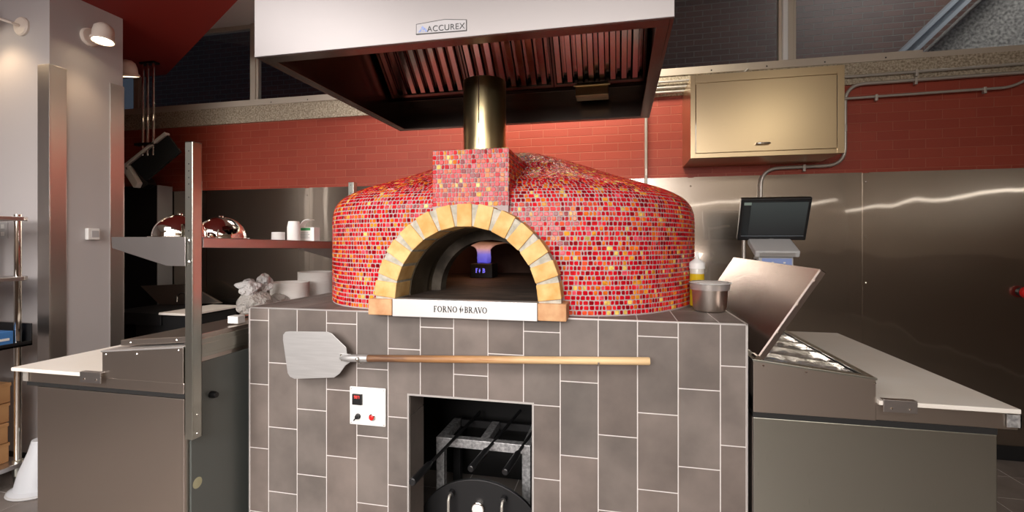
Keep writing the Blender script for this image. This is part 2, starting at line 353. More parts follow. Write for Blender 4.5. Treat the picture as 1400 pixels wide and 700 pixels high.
# stainless cladding of the back wall: four sheets and their joint strips
cl = struct(B(-6.2, -4.355, 3.938, 3.95, 0, 2.0).build('wall_back_cladding', M['panel']))
for a, b in ((-4.35, -3.95), (-3.945, -2.85), (-2.805, .53), (.575, 1.73), (1.773, 4.7)):
    B(a, b, 3.938, 3.95, .0, 2.0).build('steel_sheet', M['panel'], cl)
for a, b in ((-2.85, -2.805), (.53, .575), (1.73, 1.773)):
    st = B(a, b, 3.9365, 3.945, 0, 1.995).build('joint_strip', M['panel'], cl)
    for z in (.6, 1.2, 1.53, 1.93): MB().lathe([(.006, 0), (.005, .003), (.001, .004)], ((a + b) / 2, 3.934, z), 10, Matrix.Rotation(R(90), 3, 'X')).build('screw', M['chrome'], st)
B(-6.2, 4.7, 3.932, 3.95, 0, .10).build('base_channel', M['black_metal'], cl)

# clerestory windows
def window(n, x0, x1, frame='frame'):
    o = struct(B(x0, x1, 3.97, 4.02, 2.80, 2.853).build('window_%d' % n, M[frame], bev=.003))
    B(x0, x1, 3.97, 4.02, 3.56, 3.6).build('head_rail', M[frame], o, bev=.003)
    B(x0, x0 + .02, 3.97, 4.02, 2.853, 3.56).build('side_rail', M[frame], o, bev=.003)
    B(x1 - .02, x1, 3.97, 4.02, 2.853, 3.56).build('side_rail', M[frame], o, bev=.003)
    B(x0 + .02, x1 - .02, 3.99, 3.996, 2.853, 3.56).build('pane', M['glass'], o)
window(1, -6.2, -4.86); window(2, -4.80, -3.458); window(3, -3.408, -1.1); window(4, -1.05, 1.208); window(5, 1.287, 4.7)
mu = struct(B(-3.458, -3.408, 3.955, 4.03, 2.80, 3.6).build('trim_3', M['frame'], bev=.003))
struct(B(1.208, 1.243, 3.94, 4.03, 2.80, 3.6).build('trim_4', M['frame_white'], bev=.004))
struct(B(1.243, 1.287, 3.955, 4.03, 2.80, 3.6).build('trim_5', M['frame'], bev=.004))
struct(B(-4.86, -4.80, 3.955, 4.03, 2.80, 3.6).build('trim_6', M['frame'], bev=.004))
struct(B(-1.10, -1.05, 3.955, 4.03, 2.80, 3.6).build('trim_8', M['frame'], bev=.004))
sill = MB().box(-6.2, 2.1, 3.92, 3.97, 2.795, 2.853)
sl = struct(sill.build('trim_7', M['frame'], bev=.003))
sc = MB()
for k in range(14): sc.lathe([(.006, 0), (.002, .002)], (-3.2 + k * .39, 3.919, 2.815), 8, Matrix.Rotation(R(90), 3, 'X'))
sc.build('screws', M['black_metal'], sl)
# what is seen through the glass: a brick building, a steel stair stringer and a rough concrete flank
tag(B(-8, 6.5, 6.6, 6.8, 1.5, 6.0).build('neighbouring_building', M['out_brick']), 'dark brick building seen outside through the clerestory windows', 'building')
st = MB(); 
for o_, t_ in ((0, .05), (.12, .05)):
    st.prism([(2.55 + o_, 3.15), (2.55 + o_ + t_, 3.15), (4.15 + o_ + t_, 4.78), (4.15 + o_, 4.78)], 'y', 5.75, 5.9)
st.prism([(2.60, 3.15), (2.68, 3.15), (4.28, 4.78), (4.20, 4.78)], 'y', 5.82, 5.86)
tag(st.build('stair_stringer', mat('grey_painted_steel', (.33, .36, .40), .5, .3)), 'grey diagonal steel stringer outside behind the right window', 'stair beam')
tag(MB().prism([(2.82, 3.1), (6.4, 3.1), (6.4, 4.9), (4.62, 4.9)], 'y', 6.0, 6.3).build('concrete_flank', M['outside_dark']), 'rough grey concrete wall outside, right of the diagonal beam', 'wall')
area('yard_light', (3.6, 4.7, 5.6), (28, -6, 0), 1.8, .6, 55, (1, .95, .88))

# steel corner guards on the pier
def guard(name, x, y, sy, label):
    t = .006; mb = MB()
    mb.box(x - .095, x + t, y - (t if sy < 0 else 0), y + (0 if sy < 0 else t), .10, 2.66)
    mb.box(x, x + t, min(y, y - sy * .095), max(y, y - sy * .095), .10, 2.66)
    return tag(mb.build(name, M['guard'], bev=.001), label, 'corner guard')
guard('corner_guard', -3.63, 2.4, -1, 'tall bright steel corner guard on the near edge of the grey pier')
guard('corner_guard', -3.63, 2.874, 1, 'tall bright steel corner guard on the far edge of the grey pier')
# small boxes on the pier
th = thing('thermostat', 'small white wall box on the side of the grey pier', 'wall box', (-3.63, 2.65, 1.55))
B(-3.63, -3.60, 2.612, 2.689, 1.512, 1.592).build('housing', M['white_plastic'], th, bev=.004)
B(-3.60, -3.598, 2.635, 2.682, 1.53, 1.575).build('label_plate', M['label_grey'], th)
ol = thing('power_outlet', 'grey wall outlet plate behind the steel shelf unit', 'outlet', (-4.03, 2.4, 1.58))
B(-4.07, -3.99, 2.394, 2.40, 1.52, 1.63).build('cover_plate', M['grey_plastic'], ol, bev=.002)
for z in (1.55, 1.60): B(-4.045, -4.015, 2.390, 2.394, z - .014, z + .014).build('socket', M['white_plastic'], ol, bev=.003)

# ------------------------------------------------------------------ sconces
def sconce(c, nrm, head, aim, label, power):
    c = Vector(c); nrm = Vector(nrm); head = Vector(head); aim = Vector(aim).normalized()
    t = thing('wall_sconce', label, 'lamp', c, 'cream gooseneck lamps on the pier')
    q = nrm.to_track_quat('Z', 'Y').to_matrix()
    MB().lathe([(.062, 0), (.062, .012), (.054, .02), (.02, .022)], c, 32, q).build('canopy', M['cream'], t, smooth=True)
    a0 = c + nrm * .022; a1 = c + nrm * .06
    MB().tube([a0, a1, a1.lerp(head, .5) + Vector((0, 0, .012)), head], .009, 12).build('arm', M['cream'], t, smooth=True)
    q2 = aim.to_track_quat('Z', 'Y').to_matrix()
    pr = [(.008, -.062), (.035, -.056), (.055, -.035), (.062, 0), (.062, .045), (.070, .05), (.070, .064), (.062, .066), (.058, .05), (.056, 0), (.03, -.04), (.005, -.05)]
    sh = MB().lathe(pr, head, 36, q2).build('shade', M['cream'], t, smooth=True)
    MB().lathe([(.054, .044), (.052, .050), (.002, .052)], head, 32, q2).build('bulb_lens', M['lampglass'], sh, smooth=True)
    spot('sconce_light', head + aim * .075, head + aim, power, 100, .8, (1, .72, .45), .05)
    return t
sconce((-3.63, 2.64, 2.935), (1, 0, 0), (-3.45, 2.60, 2.935), (.06, -.12, -1), 'round cream lamp with glowing lens on the side face of the grey pier', 9)
sconce((-3.86, 2.40, 2.925), (0, -1, 0), (-4.06, 2.14, 2.97), (.25, .35, -1), 'cream lamp on the front face of the pier, cut by the left edge', 9)
sconce((-3.79, 2.874, 2.90), (0, 1, 0), (-3.755, 3.01, 2.86), (-.05, .25, -1), 'cream lamp peeping out behind the far edge of the pier', 4)

# ------------------------------------------------------------------ dark jut cabinet at back left
jc = thing('tall_cabinet', 'tall dark cabinet against the back wall behind the pier', 'cabinet', (-4.75, 3.86, 0))
B(-5.3, -4.35, 3.77, 3.93, 0, 2.04).build('body', M['black_metal'], jc, bev=.004)
B(-4.35, -4.342, 3.77, 3.93, 0, 2.045).build('side_panel', mat('pale_grey_panel', (.42, .45, .47), .4, .3), jc, bev=.002)

# ------------------------------------------------------------------ tiled counter under the oven
X0, X1, Y0, Y1, ZT = -1.757, .488, 2.0, 3.90, 1.18
AX0, AX1, AZ = -.915, -.358, .808
oc = thing('oven_counter', 'wide counter clad in brown grey stone tiles under the mosaic oven', 'counter', (-.635, 2.9, 0))
sh = MB()
sh.box(X0 + .0015, AX0 - .006, Y0 + .0015, Y0 + .16, 0, ZT - .0012); sh.box(AX1 + .006, X1 - .0015, Y0 + .0015, Y0 + .16, 0, ZT - .0012)
sh.box(AX0 - .006, AX1 + .006, Y0 + .0015, Y0 + .16, AZ + .006, ZT - .0012)
sh.box(X0 + .0015, X0 + .12, Y0 + .16, Y1, 0, ZT - .0012); sh.box(X1 - .12, X1 - .0015, Y0 + .16, Y1, 0, ZT - .0012)
sh.box(X0 + .12, X1 - .12, Y0 + .16, Y1, ZT - .12, ZT - .0012); sh.box(X0 + .12, X1 - .12, Y1 - .1, Y1, 0, ZT - .12)
sh.build('grout_body', M['grout'], oc)
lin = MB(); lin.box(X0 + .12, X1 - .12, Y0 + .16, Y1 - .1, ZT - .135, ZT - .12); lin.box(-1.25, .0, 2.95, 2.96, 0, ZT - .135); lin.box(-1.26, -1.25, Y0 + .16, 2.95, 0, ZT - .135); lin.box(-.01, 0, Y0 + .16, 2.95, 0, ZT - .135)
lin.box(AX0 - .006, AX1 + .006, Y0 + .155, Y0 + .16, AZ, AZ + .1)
lin.build('alcove_shade_lining', mat('alcove_shade_black', (.006, .006, .006), .9), oc)  # black sheets added in place of the deep shade inside the alcove
col = .1568; g = .0022; xs = [X0 + .004] + [-1.648 + col * k for k in range(14)] + [X1 - .004]
offs = [1.117, .915, 1.014]
tm = MB(); rt = random.Random(5)
def tone():
    c = .125 + rt.random() * .042; wv = rt.random() * .010
    return (c * 1.04 + wv, c * .90, c * .81 - wv * .3)
for k in range(15):
    a, b = xs[k] + g, xs[k + 1] - g
    z = offs[k % 3] - .31 * 5
    while z < ZT:
        z0 = max(z + g, 0); z1 = min(z + .31 - g, ZT - .006); z += .31
        if z1 - z0 < .008: continue
        t = tone()
        if b <= AX0 or a >= AX1 or z0 >= AZ: tm.box(a, b, Y0, Y0 + .009, z0, z1, tint=t); continue
        if z1 > AZ: tm.box(a, b, Y0, Y0 + .009, max(z0, AZ + g), z1, tint=t); z1 = AZ + g
        if a < AX0: tm.box(a, min(b, AX0 - .004), Y0, Y0 + .009, z0, z1, tint=t)
        if b > AX1: tm.box(max(a, AX1 + .004), b, Y0, Y0 + .009, z0, z1, tint=t)
# sides, alcove reveals, alcove floor
for xf, xb, ys in ((X0, X0 + .009, [Y0 + .004 + .1568 * i for i in range(13)]), (X1 - .009, X1, [Y0 + .004 + .1568 * i for i in range(13)])):
    for i in range(12):
        z = offs[i % 3] - 1.55
        while z < ZT:
            z0 = max(z + g, 0); z1 = min(z + .31 - g, ZT - .006); z += .31
            if z1 - z0 > .01: tm.box(xf, xb, ys[i] + g, ys[i + 1] - g, z0, z1, tint=tone())
for xf, xb in ((AX0 - .006, AX0), (AX1, AX1 + .006)):
    for z0, z1 in ((.0, .09), (.095, .40), (.405, .71), (.715, AZ)): tm.box(xf, xb, Y0 + .006, Y0 + .16, z0, z1, tint=tone())
tm.build('front_tiles', M['stone_tile'], oc, bev=.0008, seg=1)
tp = MB()
for k in range(15):
    y = Y0 + .006
    first = (.31, .31, .31)[k % 3]
    while y < Y1:
        y2 = min(y + .31, Y1)
        tp.box(xs[k] + g, xs[k + 1] - g, y + g, y2 - g, ZT - .012, ZT, tint=tuple(c * 1.05 for c in tone())); y = y2
tp.build('top_tiles', M['stone_tile'], oc, bev=.001, seg=1)
et = MB(); e = .0045
et.box(X0, X1, Y0 - .0015, Y0 + .006, ZT - e, ZT + .001); et.box(X1 - .006, X1 + .0015, Y0 - .0015, Y1, ZT - e, ZT + .001); et.box(X0 - .0015, X0 + .006, Y0 - .0015, Y1, ZT - e, ZT + .001)
et.box(X1 - e, X1 + .0015, Y0 - .0015, Y0 + .006, 0, ZT - e); et.box(X0 - .0015, X0 + e * .6, Y0 - .0015, Y0 + .006, 0, ZT - e)
et.box(AX0 - .010, AX0 - .002, Y0 - .003, Y0 + .008, 0, AZ + .008); et.box(AX1 + .002, AX1 + .010, Y0 - .003, Y0 + .008, 0, AZ + .008); et.box(AX0 - .002, AX1 + .002, Y0 - .003, Y0 + .008, AZ, AZ + .008)
et.build('edge_trim', M['trim_metal'], oc)

# ------------------------------------------------------------------ the oven
CX, CY, RR = -.635, 2.9, 1.05
ov = thing('pizza_oven', 'domed pizza oven covered in red and orange glass mosaic', 'oven', (CX, CY, ZT))
def rho(t):
    s = math.sin(t)
    if s >= 0: return RR
    f = .868 / -s
    return (RR ** -14 + f ** -14) ** (-1 / 14)
NO = 720
pts = [(CX + rho(2 * PI * i / NO) * math.cos(2 * PI * i / NO), CY + rho(2 * PI * i / NO) * math.sin(2 * PI * i / NO)) for i in range(NO)]
cum = [0]
for i in range(NO): a = pts[i]; b = pts[(i + 1) % NO]; cum.append(cum[-1] + math.hypot(b[0] - a[0], b[1] - a[1]))
LEN = cum[-1]
import bisect
def outline(u):
    u = u % LEN; i = min(bisect.bisect_right(cum, u) - 1, NO - 1); f = (u - cum[i]) / (cum[i + 1] - cum[i])
    a = pts[i]; b = pts[(i + 1) % NO]; return (a[0] + (b[0] - a[0]) * f, a[1] + (b[1] - a[1]) * f)
key = [(1.05, 1.18), (1.05, 1.60), (1.046, 1.645), (1.033, 1.685), (1.008, 1.718), (.97, 1.745), (.90, 1.778), (.80, 1.812), (.65, 1.862), (.50, 1.918), (.35, 1.972), (.20, 2.015), (.08, 2.035), (.0, 2.04)]
def catmull(ks, n=10):
    o = []
    for i in range(len(ks) - 1):
        p0 = ks[max(i - 1, 0)]; p1 = ks[i]; p2 = ks[i + 1]; p3 = ks[min(i + 2, len(ks) - 1)]
        for j in range(n):
            t = j / n
            o.append(tuple(.5 * (2 * p1[c] + (p2[c] - p0[c]) * t + (2 * p0[c] - 5 * p1[c] + 4 * p2[c] - p3[c]) * t * t + (3 * p1[c] - p0[c] - 3 * p2[c] + p3[c]) * t ** 3) for c in (0, 1)))
    o.append(ks[-1]); return o
prof = [key[0]] + catmull(key[1:], 10); pc = [0]
for i in range(len(prof) - 1): pc.append(pc[-1] + math.hypot(prof[i + 1][0] - prof[i][0], prof[i + 1][1] - prof[i][1]))
def profile(v):
    v = max(0, min(v, pc[-1] - 1e-6)); i = bisect.bisect_right(pc, v) - 1; f = (v - pc[i]) / (pc[i + 1] - pc[i])
    return prof[i][0] + (prof[i + 1][0] - prof[i][0]) * f, prof[i][1] + (prof[i + 1][1] - prof[i][1]) * f
def surf(un, v):
    """un: outline parameter 0..1, v: arc length up the profile"""
    x, y = outline(un * LEN); r, z = profile(v); s = r / RR
    return Vector((CX + (x - CX) * s, CY + (y - CY) * s, z))
AC = Vector((-.6425, 0, 1.245)); RO, RI = .418, .318
BX0, BX1, BY0, BY1, BZ1 = -.812, -.463, 2.018, 2.42, 1.905
def hole(p, r): return p.y < 2.35 and p.z > 1.2 and math.hypot(p.x - AC.x, p.z - AC.z) < r
gs = MB(); NU = 240; rows = [0, .02, .04, .06] + [.08 + .025 * i for i in range(1, 200) if .08 + .025 * i < pc[-1]] + [pc[-1]]
idx = {}
for j, v in enumerate(rows):
    for i in range(NU): gs.v.append(tuple(surf(i / NU, v)))
for j in range(len(rows) - 1):
    for i in range(NU):
        q = [j * NU + i, j * NU + (i + 1) % NU, (j + 1) * NU + (i + 1) % NU, (j + 1) * NU + i]
        cpt = sum((Vector(gs.v[k]) for k in q), Vector()) / 4
        if hole(cpt, RI + .045): continue
        gs.f.append(tuple(q)); gs.t.append((.5, .5, .5))
gs.build('grout_shell', M['grout_pink'], ov, smooth=True)
def mcol(r, front=1.0):
    q = r.random()
    if q < .30: c = (.58, .006, .016)
    elif q < .52: c = (.74, .018, .026)
    elif q < .68: c = (.30, .004, .010)
    elif q < .78: c = (.80, .085, .03)
    elif q < .89: c = (.82, .17, .015)
    elif q < .945: c = (.86, .33, .03)
    elif q < .97: c = (.90, .60, .14)
    else: c = (.82, .08, .12)
    k = .70 + r.random() * .30
    return tuple(min(1, a * k) for a in c)
def pillow(mb, c00, c10, c11, c01, nrm, h, r):
    """one glass chip: clipped corners, a smaller raised top, slightly tilted"""
    nrm = nrm.normalized(); cen = (c00 + c10 + c11 + c01) / 4
    ex = (c10 - c00).normalized(); ey = (c01 - c00).normalized()
    q = [c + ex * r.uniform(-.0008, .0008) + ey * r.uniform(-.0008, .0008) for c in (c00, c10, c11, c01)]
    base = []
    for i in range(4):
        a, b, p = q[i - 1], q[(i + 1) % 4], q[i]; cut = r.uniform(.0018, .0038)
        base.append(p + (a - p).normalized() * cut); base.append(p + (b - p).normalized() * cut)
    ta, tb = r.uniform(-.035, .035), r.uniform(-.035, .035)
    mid = [cen + (b - cen) * .98 + nrm * (h * .6) for b in base]; top = []
    for b in base:
        d = b - cen; top.append(cen + d * .82 + nrm * (h + d.dot(ex) * ta + d.dot(ey) * tb))
    mb.add(base + mid + top, [tuple(range(16, 24))] + [(i, (i + 1) % 8, 8 + (i + 1) % 8, 8 + i) for i in range(8)] + [(8 + i, 8 + (i + 1) % 8, 16 + (i + 1) % 8, 16 + i) for i in range(8)], mcol(r))
mt = MB(); rm = random.Random(11); rowp = .0212; v = .006
while v + rowp < pc[-1] - .05:
    v1 = v + rowp - .0044
    r_, z_ = profile((v + v1) / 2); Lr = LEN * r_ / RR; u = rm.random() * .02
    end = u + Lr
    while u < end - .006:
        wd = rm.choice((.013, .016, .018, .019, .021, .023, .026)) * rm.uniform(.92, 1.1)
        wd = min(wd, end - u); wg = max(wd - .0042, .004)
        a, b = u / Lr, (u + wg) / Lr
        p = surf((a + b) / 2, (v + v1) / 2)
        u += wd
        if hole(p, RI + .055): continue
        if BX0 + .004 < p.x < BX1 - .004 and p.y < BY1 - .01 and p.z > 1.70: continue
        c00, c10, c11, c01 = surf(a, v), surf(b, v), surf(b, v1), surf(a, v1)
        nrm = (c10 - c00).cross(c01 - c00)
        if nrm.length < 1e-9: continue
        nrm.normalize()
        if nrm.dot(Vector((p.x - CX, p.y - CY, .6))) < 0: nrm = -nrm
        pillow(mt, c00, c10, c11, c01, nrm, .0022, rm)
    v += rowp
mt.build('mosaic_tiles', M['mosaic'], ov)
# chimney block
bx = B(BX0, BX1, BY0, BY1, 1.60, BZ1).build('chimney_block', M['grout_pink'], ov, bev=.003)
ct = MB()
def strip(o, ex, ez, nrm, wlen, hlen):
    z = .001
    while z + .018 <= hlen + .003:
        u = .001
        while u < wlen - .006:
            wd = rm.choice((.014, .017, .019, .021, .023)) * rm.uniform(.92, 1.08); wd = min(wd, wlen - u)
            if wlen - u - wd < .008: wd = wlen - u
            a = o + ex * u + ez * z; b = a + ex * (wd - .0032); h = .0178
            pillow(ct, a, b, b + ez * h, a + ez * h, nrm, .0024, rm); u += wd
        z += .0208
zb = 1.655
strip(Vector((BX0, BY0, zb)), Vector((1, 0, 0)), Vector((0, 0, 1)), Vector((0, -1, 0)), BX1 - BX0, BZ1 - zb)
strip(Vector((BX1, BY0, zb)), Vector((0, 1, 0)), Vector((0, 0, 1)), Vector((1, 0, 0)), BY1 - BY0, BZ1 - zb)
strip(Vector((BX0, BY1, zb)), Vector((0, -1, 0)), Vector((0, 0, 1)), Vector((-1, 0, 0)), BY1 - BY0, BZ1 - zb)
strip(Vector((BX0, BY0, BZ1)), Vector((1, 0, 0)), Vector((0, 1, 0)), Vector((0, 0, 1)), BX1 - BX0, BY1 - BY0)
ct.build('chimney_mosaic', M['mosaic'], bx)
# arch bricks
def ring(r0, r1, y0, y1, n=64, a0=0, a1=PI, cx=AC.x, cz=AC.z):
    mb = MB(); vs = []; fs = []
    for i in range(n + 1):
        t = a0 + (a1 - a0) * i / n
        for r in (r0, r1):
            for y in (y0, y1): vs.append((cx + r * math.cos(t), y, cz + r * math.sin(t)))
    for i in range(n):
        k = i * 4; m_ = k + 4
        fs += [(k, m_, m_ + 2, k + 2), (k + 1, k + 3, m_ + 3, m_ + 1), (k, k + 1, m_ + 1, m_), (k + 2, m_ + 2, m_ + 3, k + 3)]
    fs += [(0, 2, 3, 1), (n * 4, n * 4 + 1, n * 4 + 3, n * 4 + 2)]
    return mb.add(vs, fs)
ring(RI + .004, RO - .003, 1.957, 2.10).build('arch_mortar', M['mortar'], ov, smooth=True)
NB = 13; rb = random.Random(2)
for k in range(NB):
    t = PI * (k + .5) / NB + rb.uniform(-.006, .006); hw = .0335 + rb.uniform(-.001, .001)
    mxk = Matrix.Translation(Vector((AC.x, 0, AC.z))) @ Matrix.Rotation(-t, 4, 'Y')
    inner = RI; 
    MB().box(inner, RO + rb.uniform(-.002, .003), 1.95, 2.10, -hw, hw, mxk).build('arch_brick', M['brick_arch'], ov, bev=.0035)
# landing
for a, b in ((-1.085, -.971), (-.322, -.204)): B(a, b, 1.937, 2.14, 1.174, 1.245).build('landing_block', M['brick_block'], ov, bev=.004)
np_ = B(-.969, -.324, 1.94, 1.99, 1.171, 1.247).build('name_plate', mat('bright_name_plate_steel', (.66, .65, .64), .5, .75), ov, bev=.0015)
# serif lettering FORNO (emblem) BRAVO
def serif(word, x, z, h, y, mb):
    """roman capitals from thick and thin strokes; returns the x after the word"""
    T, t = h * .18, h * .095
    def bar(x0, z0, x1, z1, w_):
        d = Vector((x1 - x0, z1 - z0)); n = Vector((-d.y, d.x)).normalized() * w_ / 2
        mb.prism([(x0 - n.x, z0 - n.y), (x1 - n.x, z1 - n.y), (x1 + n.x, z1 + n.y), (x0 + n.x, z0 + n.y)], 'y', y - .0006, y)
    def arc(cx, cz, rx, rz, a0, a1, n=14, thick=True):
        for i in range(n):
            p = R(a0 + (a1 - a0) * i / n); q = R(a0 + (a1 - a0) * (i + 1) / n)
            w0 = t + (T - t) * abs(math.cos(p)); w1 = t + (T - t) * abs(math.cos(q))
            mb.prism([(cx + (rx - w0 / 2) * math.cos(p), cz + (rz - w0 / 2) * math.sin(p)), (cx + (rx - w1 / 2) * math.cos(q), cz + (rz - w1 / 2) * math.sin(q)),
                      (cx + (rx + w1 / 2) * math.cos(q), cz + (rz + w1 / 2) * math.sin(q)), (cx + (rx + w0 / 2) * math.cos(p), cz + (rz + w0 / 2) * math.sin(p))], 'y', y - .0006, y)
    def ser(cx, cz, w_=.34): bar(cx - h * w_ / 2, cz, cx + h * w_ / 2, cz, t)
    for c in word:
        s = x
        if c == 'F':
            bar(s + .12 * h, z, s + .12 * h, z + h, T); ser(s + .12 * h, z); bar(s, z + h, s + .52 * h, z + h, t); bar(s + .12 * h, z + .52 * h, s + .42 * h, z + .52 * h, t)
            bar(s + .52 * h, z + h, s + .52 * h, z + .8 * h, t); wd = .62
        elif c == 'O': arc(s + .40 * h, z + .5 * h, .34 * h, .47 * h, 0, 360, 22); wd = .90
        elif c in 'RB':
            bar(s + .12 * h, z, s + .12 * h, z + h, T); ser(s + .12 * h, z + (.0)); ser(s + .08 * h, z + h, .26)
            arc(s + .30 * h, z + .75 * h, .17 * h, .22 * h, -90, 90); bar(s + .12 * h, z + .97 * h, s + .3 * h, z + .97 * h, t); bar(s + .12 * h, z + .53 * h, s + .3 * h, z + .53 * h, t)
            if c == 'R': bar(s + .3 * h, z + .53 * h, s + .62 * h, z, T); ser(s + .64 * h, z, .2); wd = .78
            else: arc(s + .32 * h, z + .27 * h, .20 * h, .25 * h, -90, 90); bar(s + .12 * h, z + .02 * h, s + .32 * h, z + .02 * h, t); wd = .66
        elif c == 'N':
            bar(s + .12 * h, z, s + .12 * h, z + h, t); bar(s + .12 * h, z + h, s + .68 * h, z, T); bar(s + .68 * h, z, s + .68 * h, z + h, t); ser(s + .12 * h, z, .24); ser(s + .08 * h, z + h, .24); ser(s + .68 * h, z + h, .24); wd = .86
        elif c == 'A':
            bar(s + .06 * h, z, s + .36 * h, z + h, t); bar(s + .36 * h, z + h, s + .66 * h, z, T); bar(s + .18 * h, z + .36 * h, s + .54 * h, z + .36 * h, t); ser(s + .06 * h, z, .22); ser(s + .66 * h, z, .26); wd = .74
        elif c == 'V':
            bar(s + .06 * h, z + h, s + .34 * h, z, T); bar(s + .34 * h, z, s + .62 * h, z + h, t); ser(s + .06 * h, z + h, .26); ser(s + .62 * h, z + h, .22); wd = .68
        x += wd * h + .08 * h
    return x
lt = MB(); hz = .0245; zb_ = 1.197
x_ = serif('FORNO', -.775, zb_, hz, 1.9395, lt)
ex_ = x_ + .006
lt.prism([(ex_ + .004, zb_ - .004), (ex_ + .010, zb_ + .012), (ex_ + .007, zb_ + .019), (ex_ + .010, zb_ + .032), (ex_, zb_ + .014), (ex_ + .003, zb_ + .008)], 'y', 1.9389, 1.9395)
lt.prism([(ex_ + .011, zb_ + .001), (ex_ + .018, zb_ + .012), (ex_ + .013, zb_ + .022), (ex_ + .012, zb_ + .012)], 'y', 1.9389, 1.9395)
serif('BRAVO', ex_ + .024, zb_, hz, 1.9395, lt)
lt.build('name_lettering', M['ink'], np_)
# vestibule, inner arch and chamber
ring(RI - .004, RI + .004, 2.10, 2.36).build('vestibule_liner', M['vest'], ov, smooth=True)
ring(RI - .055, RI + .06, 2.36, 2.44, cz=1.245).build('inner_arch', M['refractory'], ov, smooth=True)
ring(RI - .004, RI + .12, 2.30, 2.33).build('inner_frame', M['vest'], ov, smooth=True)
ch = MB(); n = 72; pr_ = [(.86, 1.245), (.86, 1.33), (.80, 1.44), (.68, 1.53), (.5, 1.60), (.3, 1.645), (.02, 1.66)]
for r, z in pr_:
    for k in range(n): t = 2 * PI * k / n; ch.v.append((CX + r * math.cos(t), max(CY + .06 + r * math.sin(t), 2.44), z))
for i in range(len(pr_) - 1):
    for k in range(n):
        q = (i * n + k, i * n + (k + 1) % n, (i + 1) * n + (k + 1) % n, (i + 1) * n + k)
        c_ = sum((Vector(ch.v[j]) for j in q), Vector()) / 4
        if c_.y < 2.47 and abs(c_.x - AC.x) < .36 and c_.z < 1.60: continue
        ch.f.append(q); ch.t.append((.5,) * 3)
M['chamber'] = mat('sooty_chamber_wall', (.16, .09, .06), .85); noise_col(M['chamber'], (.05, .027, .02), (.12, .07, .05), 4, 5)
ch.build('chamber_wall', M['chamber'], ov, smooth=True)
B(-1.55, .26, 2.44, 3.84, 1.225, 1.2451).build('hearth_floor', M['soot'], ov)
B(-.965, -.32, 1.99, 2.44, 1.225, 1.2451).build('landing_floor', M['soot'], ov)
# burner with backlit initials, flame
bu = thing('gas_burner', 'black gas burner with violet lit initials inside the oven', 'burner', (-.93, 3.2, 1.2451))
B(-1.01, -.85, 3.2, 3.36, 1.2451, 1.345).build('housing', M['black_metal'], bu, bev=.004)
bl = MB(); serif('F', -.968, 1.283, .028, 3.1995, bl); serif('B', -.918, 1.283, .028, 3.1995, bl)
bl.prism([(-.941, 1.280), (-.935, 1.296), (-.938, 1.313), (-.946, 1.294)], 'y', 3.1989, 3.1995)
bl.build('lit_initials', M['burner_glow'], bu)
fm = MB(); pf = [(.045, 0), (.05, .04), (.046, .08), (.048, .095), (.065, .115), (.10, .130), (.17, .142), (.24, .148)]
for i, (r, z) in enumerate(pf):
    for k in range(36):
        t = 2 * PI * k / 36; rr = r * (1 + .10 * math.sin(5 * t + i) + .06 * math.sin(9 * t - i * 2)); fm.v.append((rr * math.cos(t), rr * .6 * math.sin(t), z + .004 * math.sin(3 * t)))
for i in range(len(pf) - 1):
    for k in range(36): fm.f.append((i * 36 + k, i * 36 + (k + 1) % 36, (i + 1) * 36 + (k + 1) % 36, (i + 1) * 36 + k)); fm.t.append((.5,) * 3)
fo = fm.build('gas_flame', M['flame'], None, smooth=True); fo.location = (-.93, 3.27, 1.347)
tag(fo, 'blue and orange gas flame rising from the burner inside the oven', 'flame')
pl = bpy.data.lights.new('flame_light', 'POINT'); pl.energy = 1.0; pl.color = (1, .45, .2); pl.shadow_soft_size = .05
po = bpy.data.objects.new('flame_light', pl); C.objects.link(po); po.location = (-.93, 3.12, 1.46)

# flue
fp = thing('flue_pipe', 'polished steel flue pipe between chimney block and hood', 'pipe', (-.635, 2.25, BZ1))
MB().lathe([(.1035, 1.909), (.1035, 2.275), (.1005, 2.275), (.1005, 1.909)], (-.635, 2.25, 0), 64, caps=False).build('tube', M['pipe'], fp, smooth=True)
sm = MB().lathe([(.106, 1.909), (.106, 1.918), (.1036, 1.918)], (-.635, 2.25, 0), 64, caps=False).build('collar', M['pipe'], fp, smooth=True)
B(-.637, -.633, 2.145, 2.147, 1.92, 2.27).build('seam', M['chrome'], fp)

# ------------------------------------------------------------------ hood
HX0, HX1, HY0, HY1, HZ = -1.352, .173, 1.565, 2.815, 2.20
hd = thing('exhaust_hood', 'large brushed steel exhaust canopy above the oven mouth', 'extractor hood', ((HX0 + HX1) / 2, (HY0 + HY1) / 2, HZ))
t = .012
B(HX0, HX1, HY0, HY0 + t, HZ, 3.05).build('front_panel', M['hood'], hd, bev=.002)
B(HX0, HX0 + t, HY0 + t, HY1, HZ, 3.05).build('side_panel', M['hood_in'], hd, bev=.001)
B(HX1 - t, HX1, HY0 + t, HY1, HZ, 3.05).build('side_panel', M['hood_in'], hd, bev=.001)
B(HX0 + t, HX1 - t, HY1 - t, HY1, HZ, 3.05).build('back_panel', M['hood_in'], hd, bev=.001)
B(HX0, HX1, HY0, HY1, 3.05, 3.06).build('top_panel', M['hood_in'], hd)
lip = MB()
lip.box(HX0 + t, HX1 - t, HY0 + t, HY0 + .065, HZ, HZ + .012)
lip.box(HX0 + t, HX0 + .05, HY0 + .065, HY1 - t, HZ, HZ + .012)
lip.box(HX1 - .05, HX1 - t, HY0 + .065, HY1 - t, HZ, HZ + .012)
lip.box(HX0 + .05, HX1 - .05, HY1 - .04, HY1 - t, HZ, HZ + .012)
lip.build('bottom_lip', M['hood_in'], hd, bev=.001)
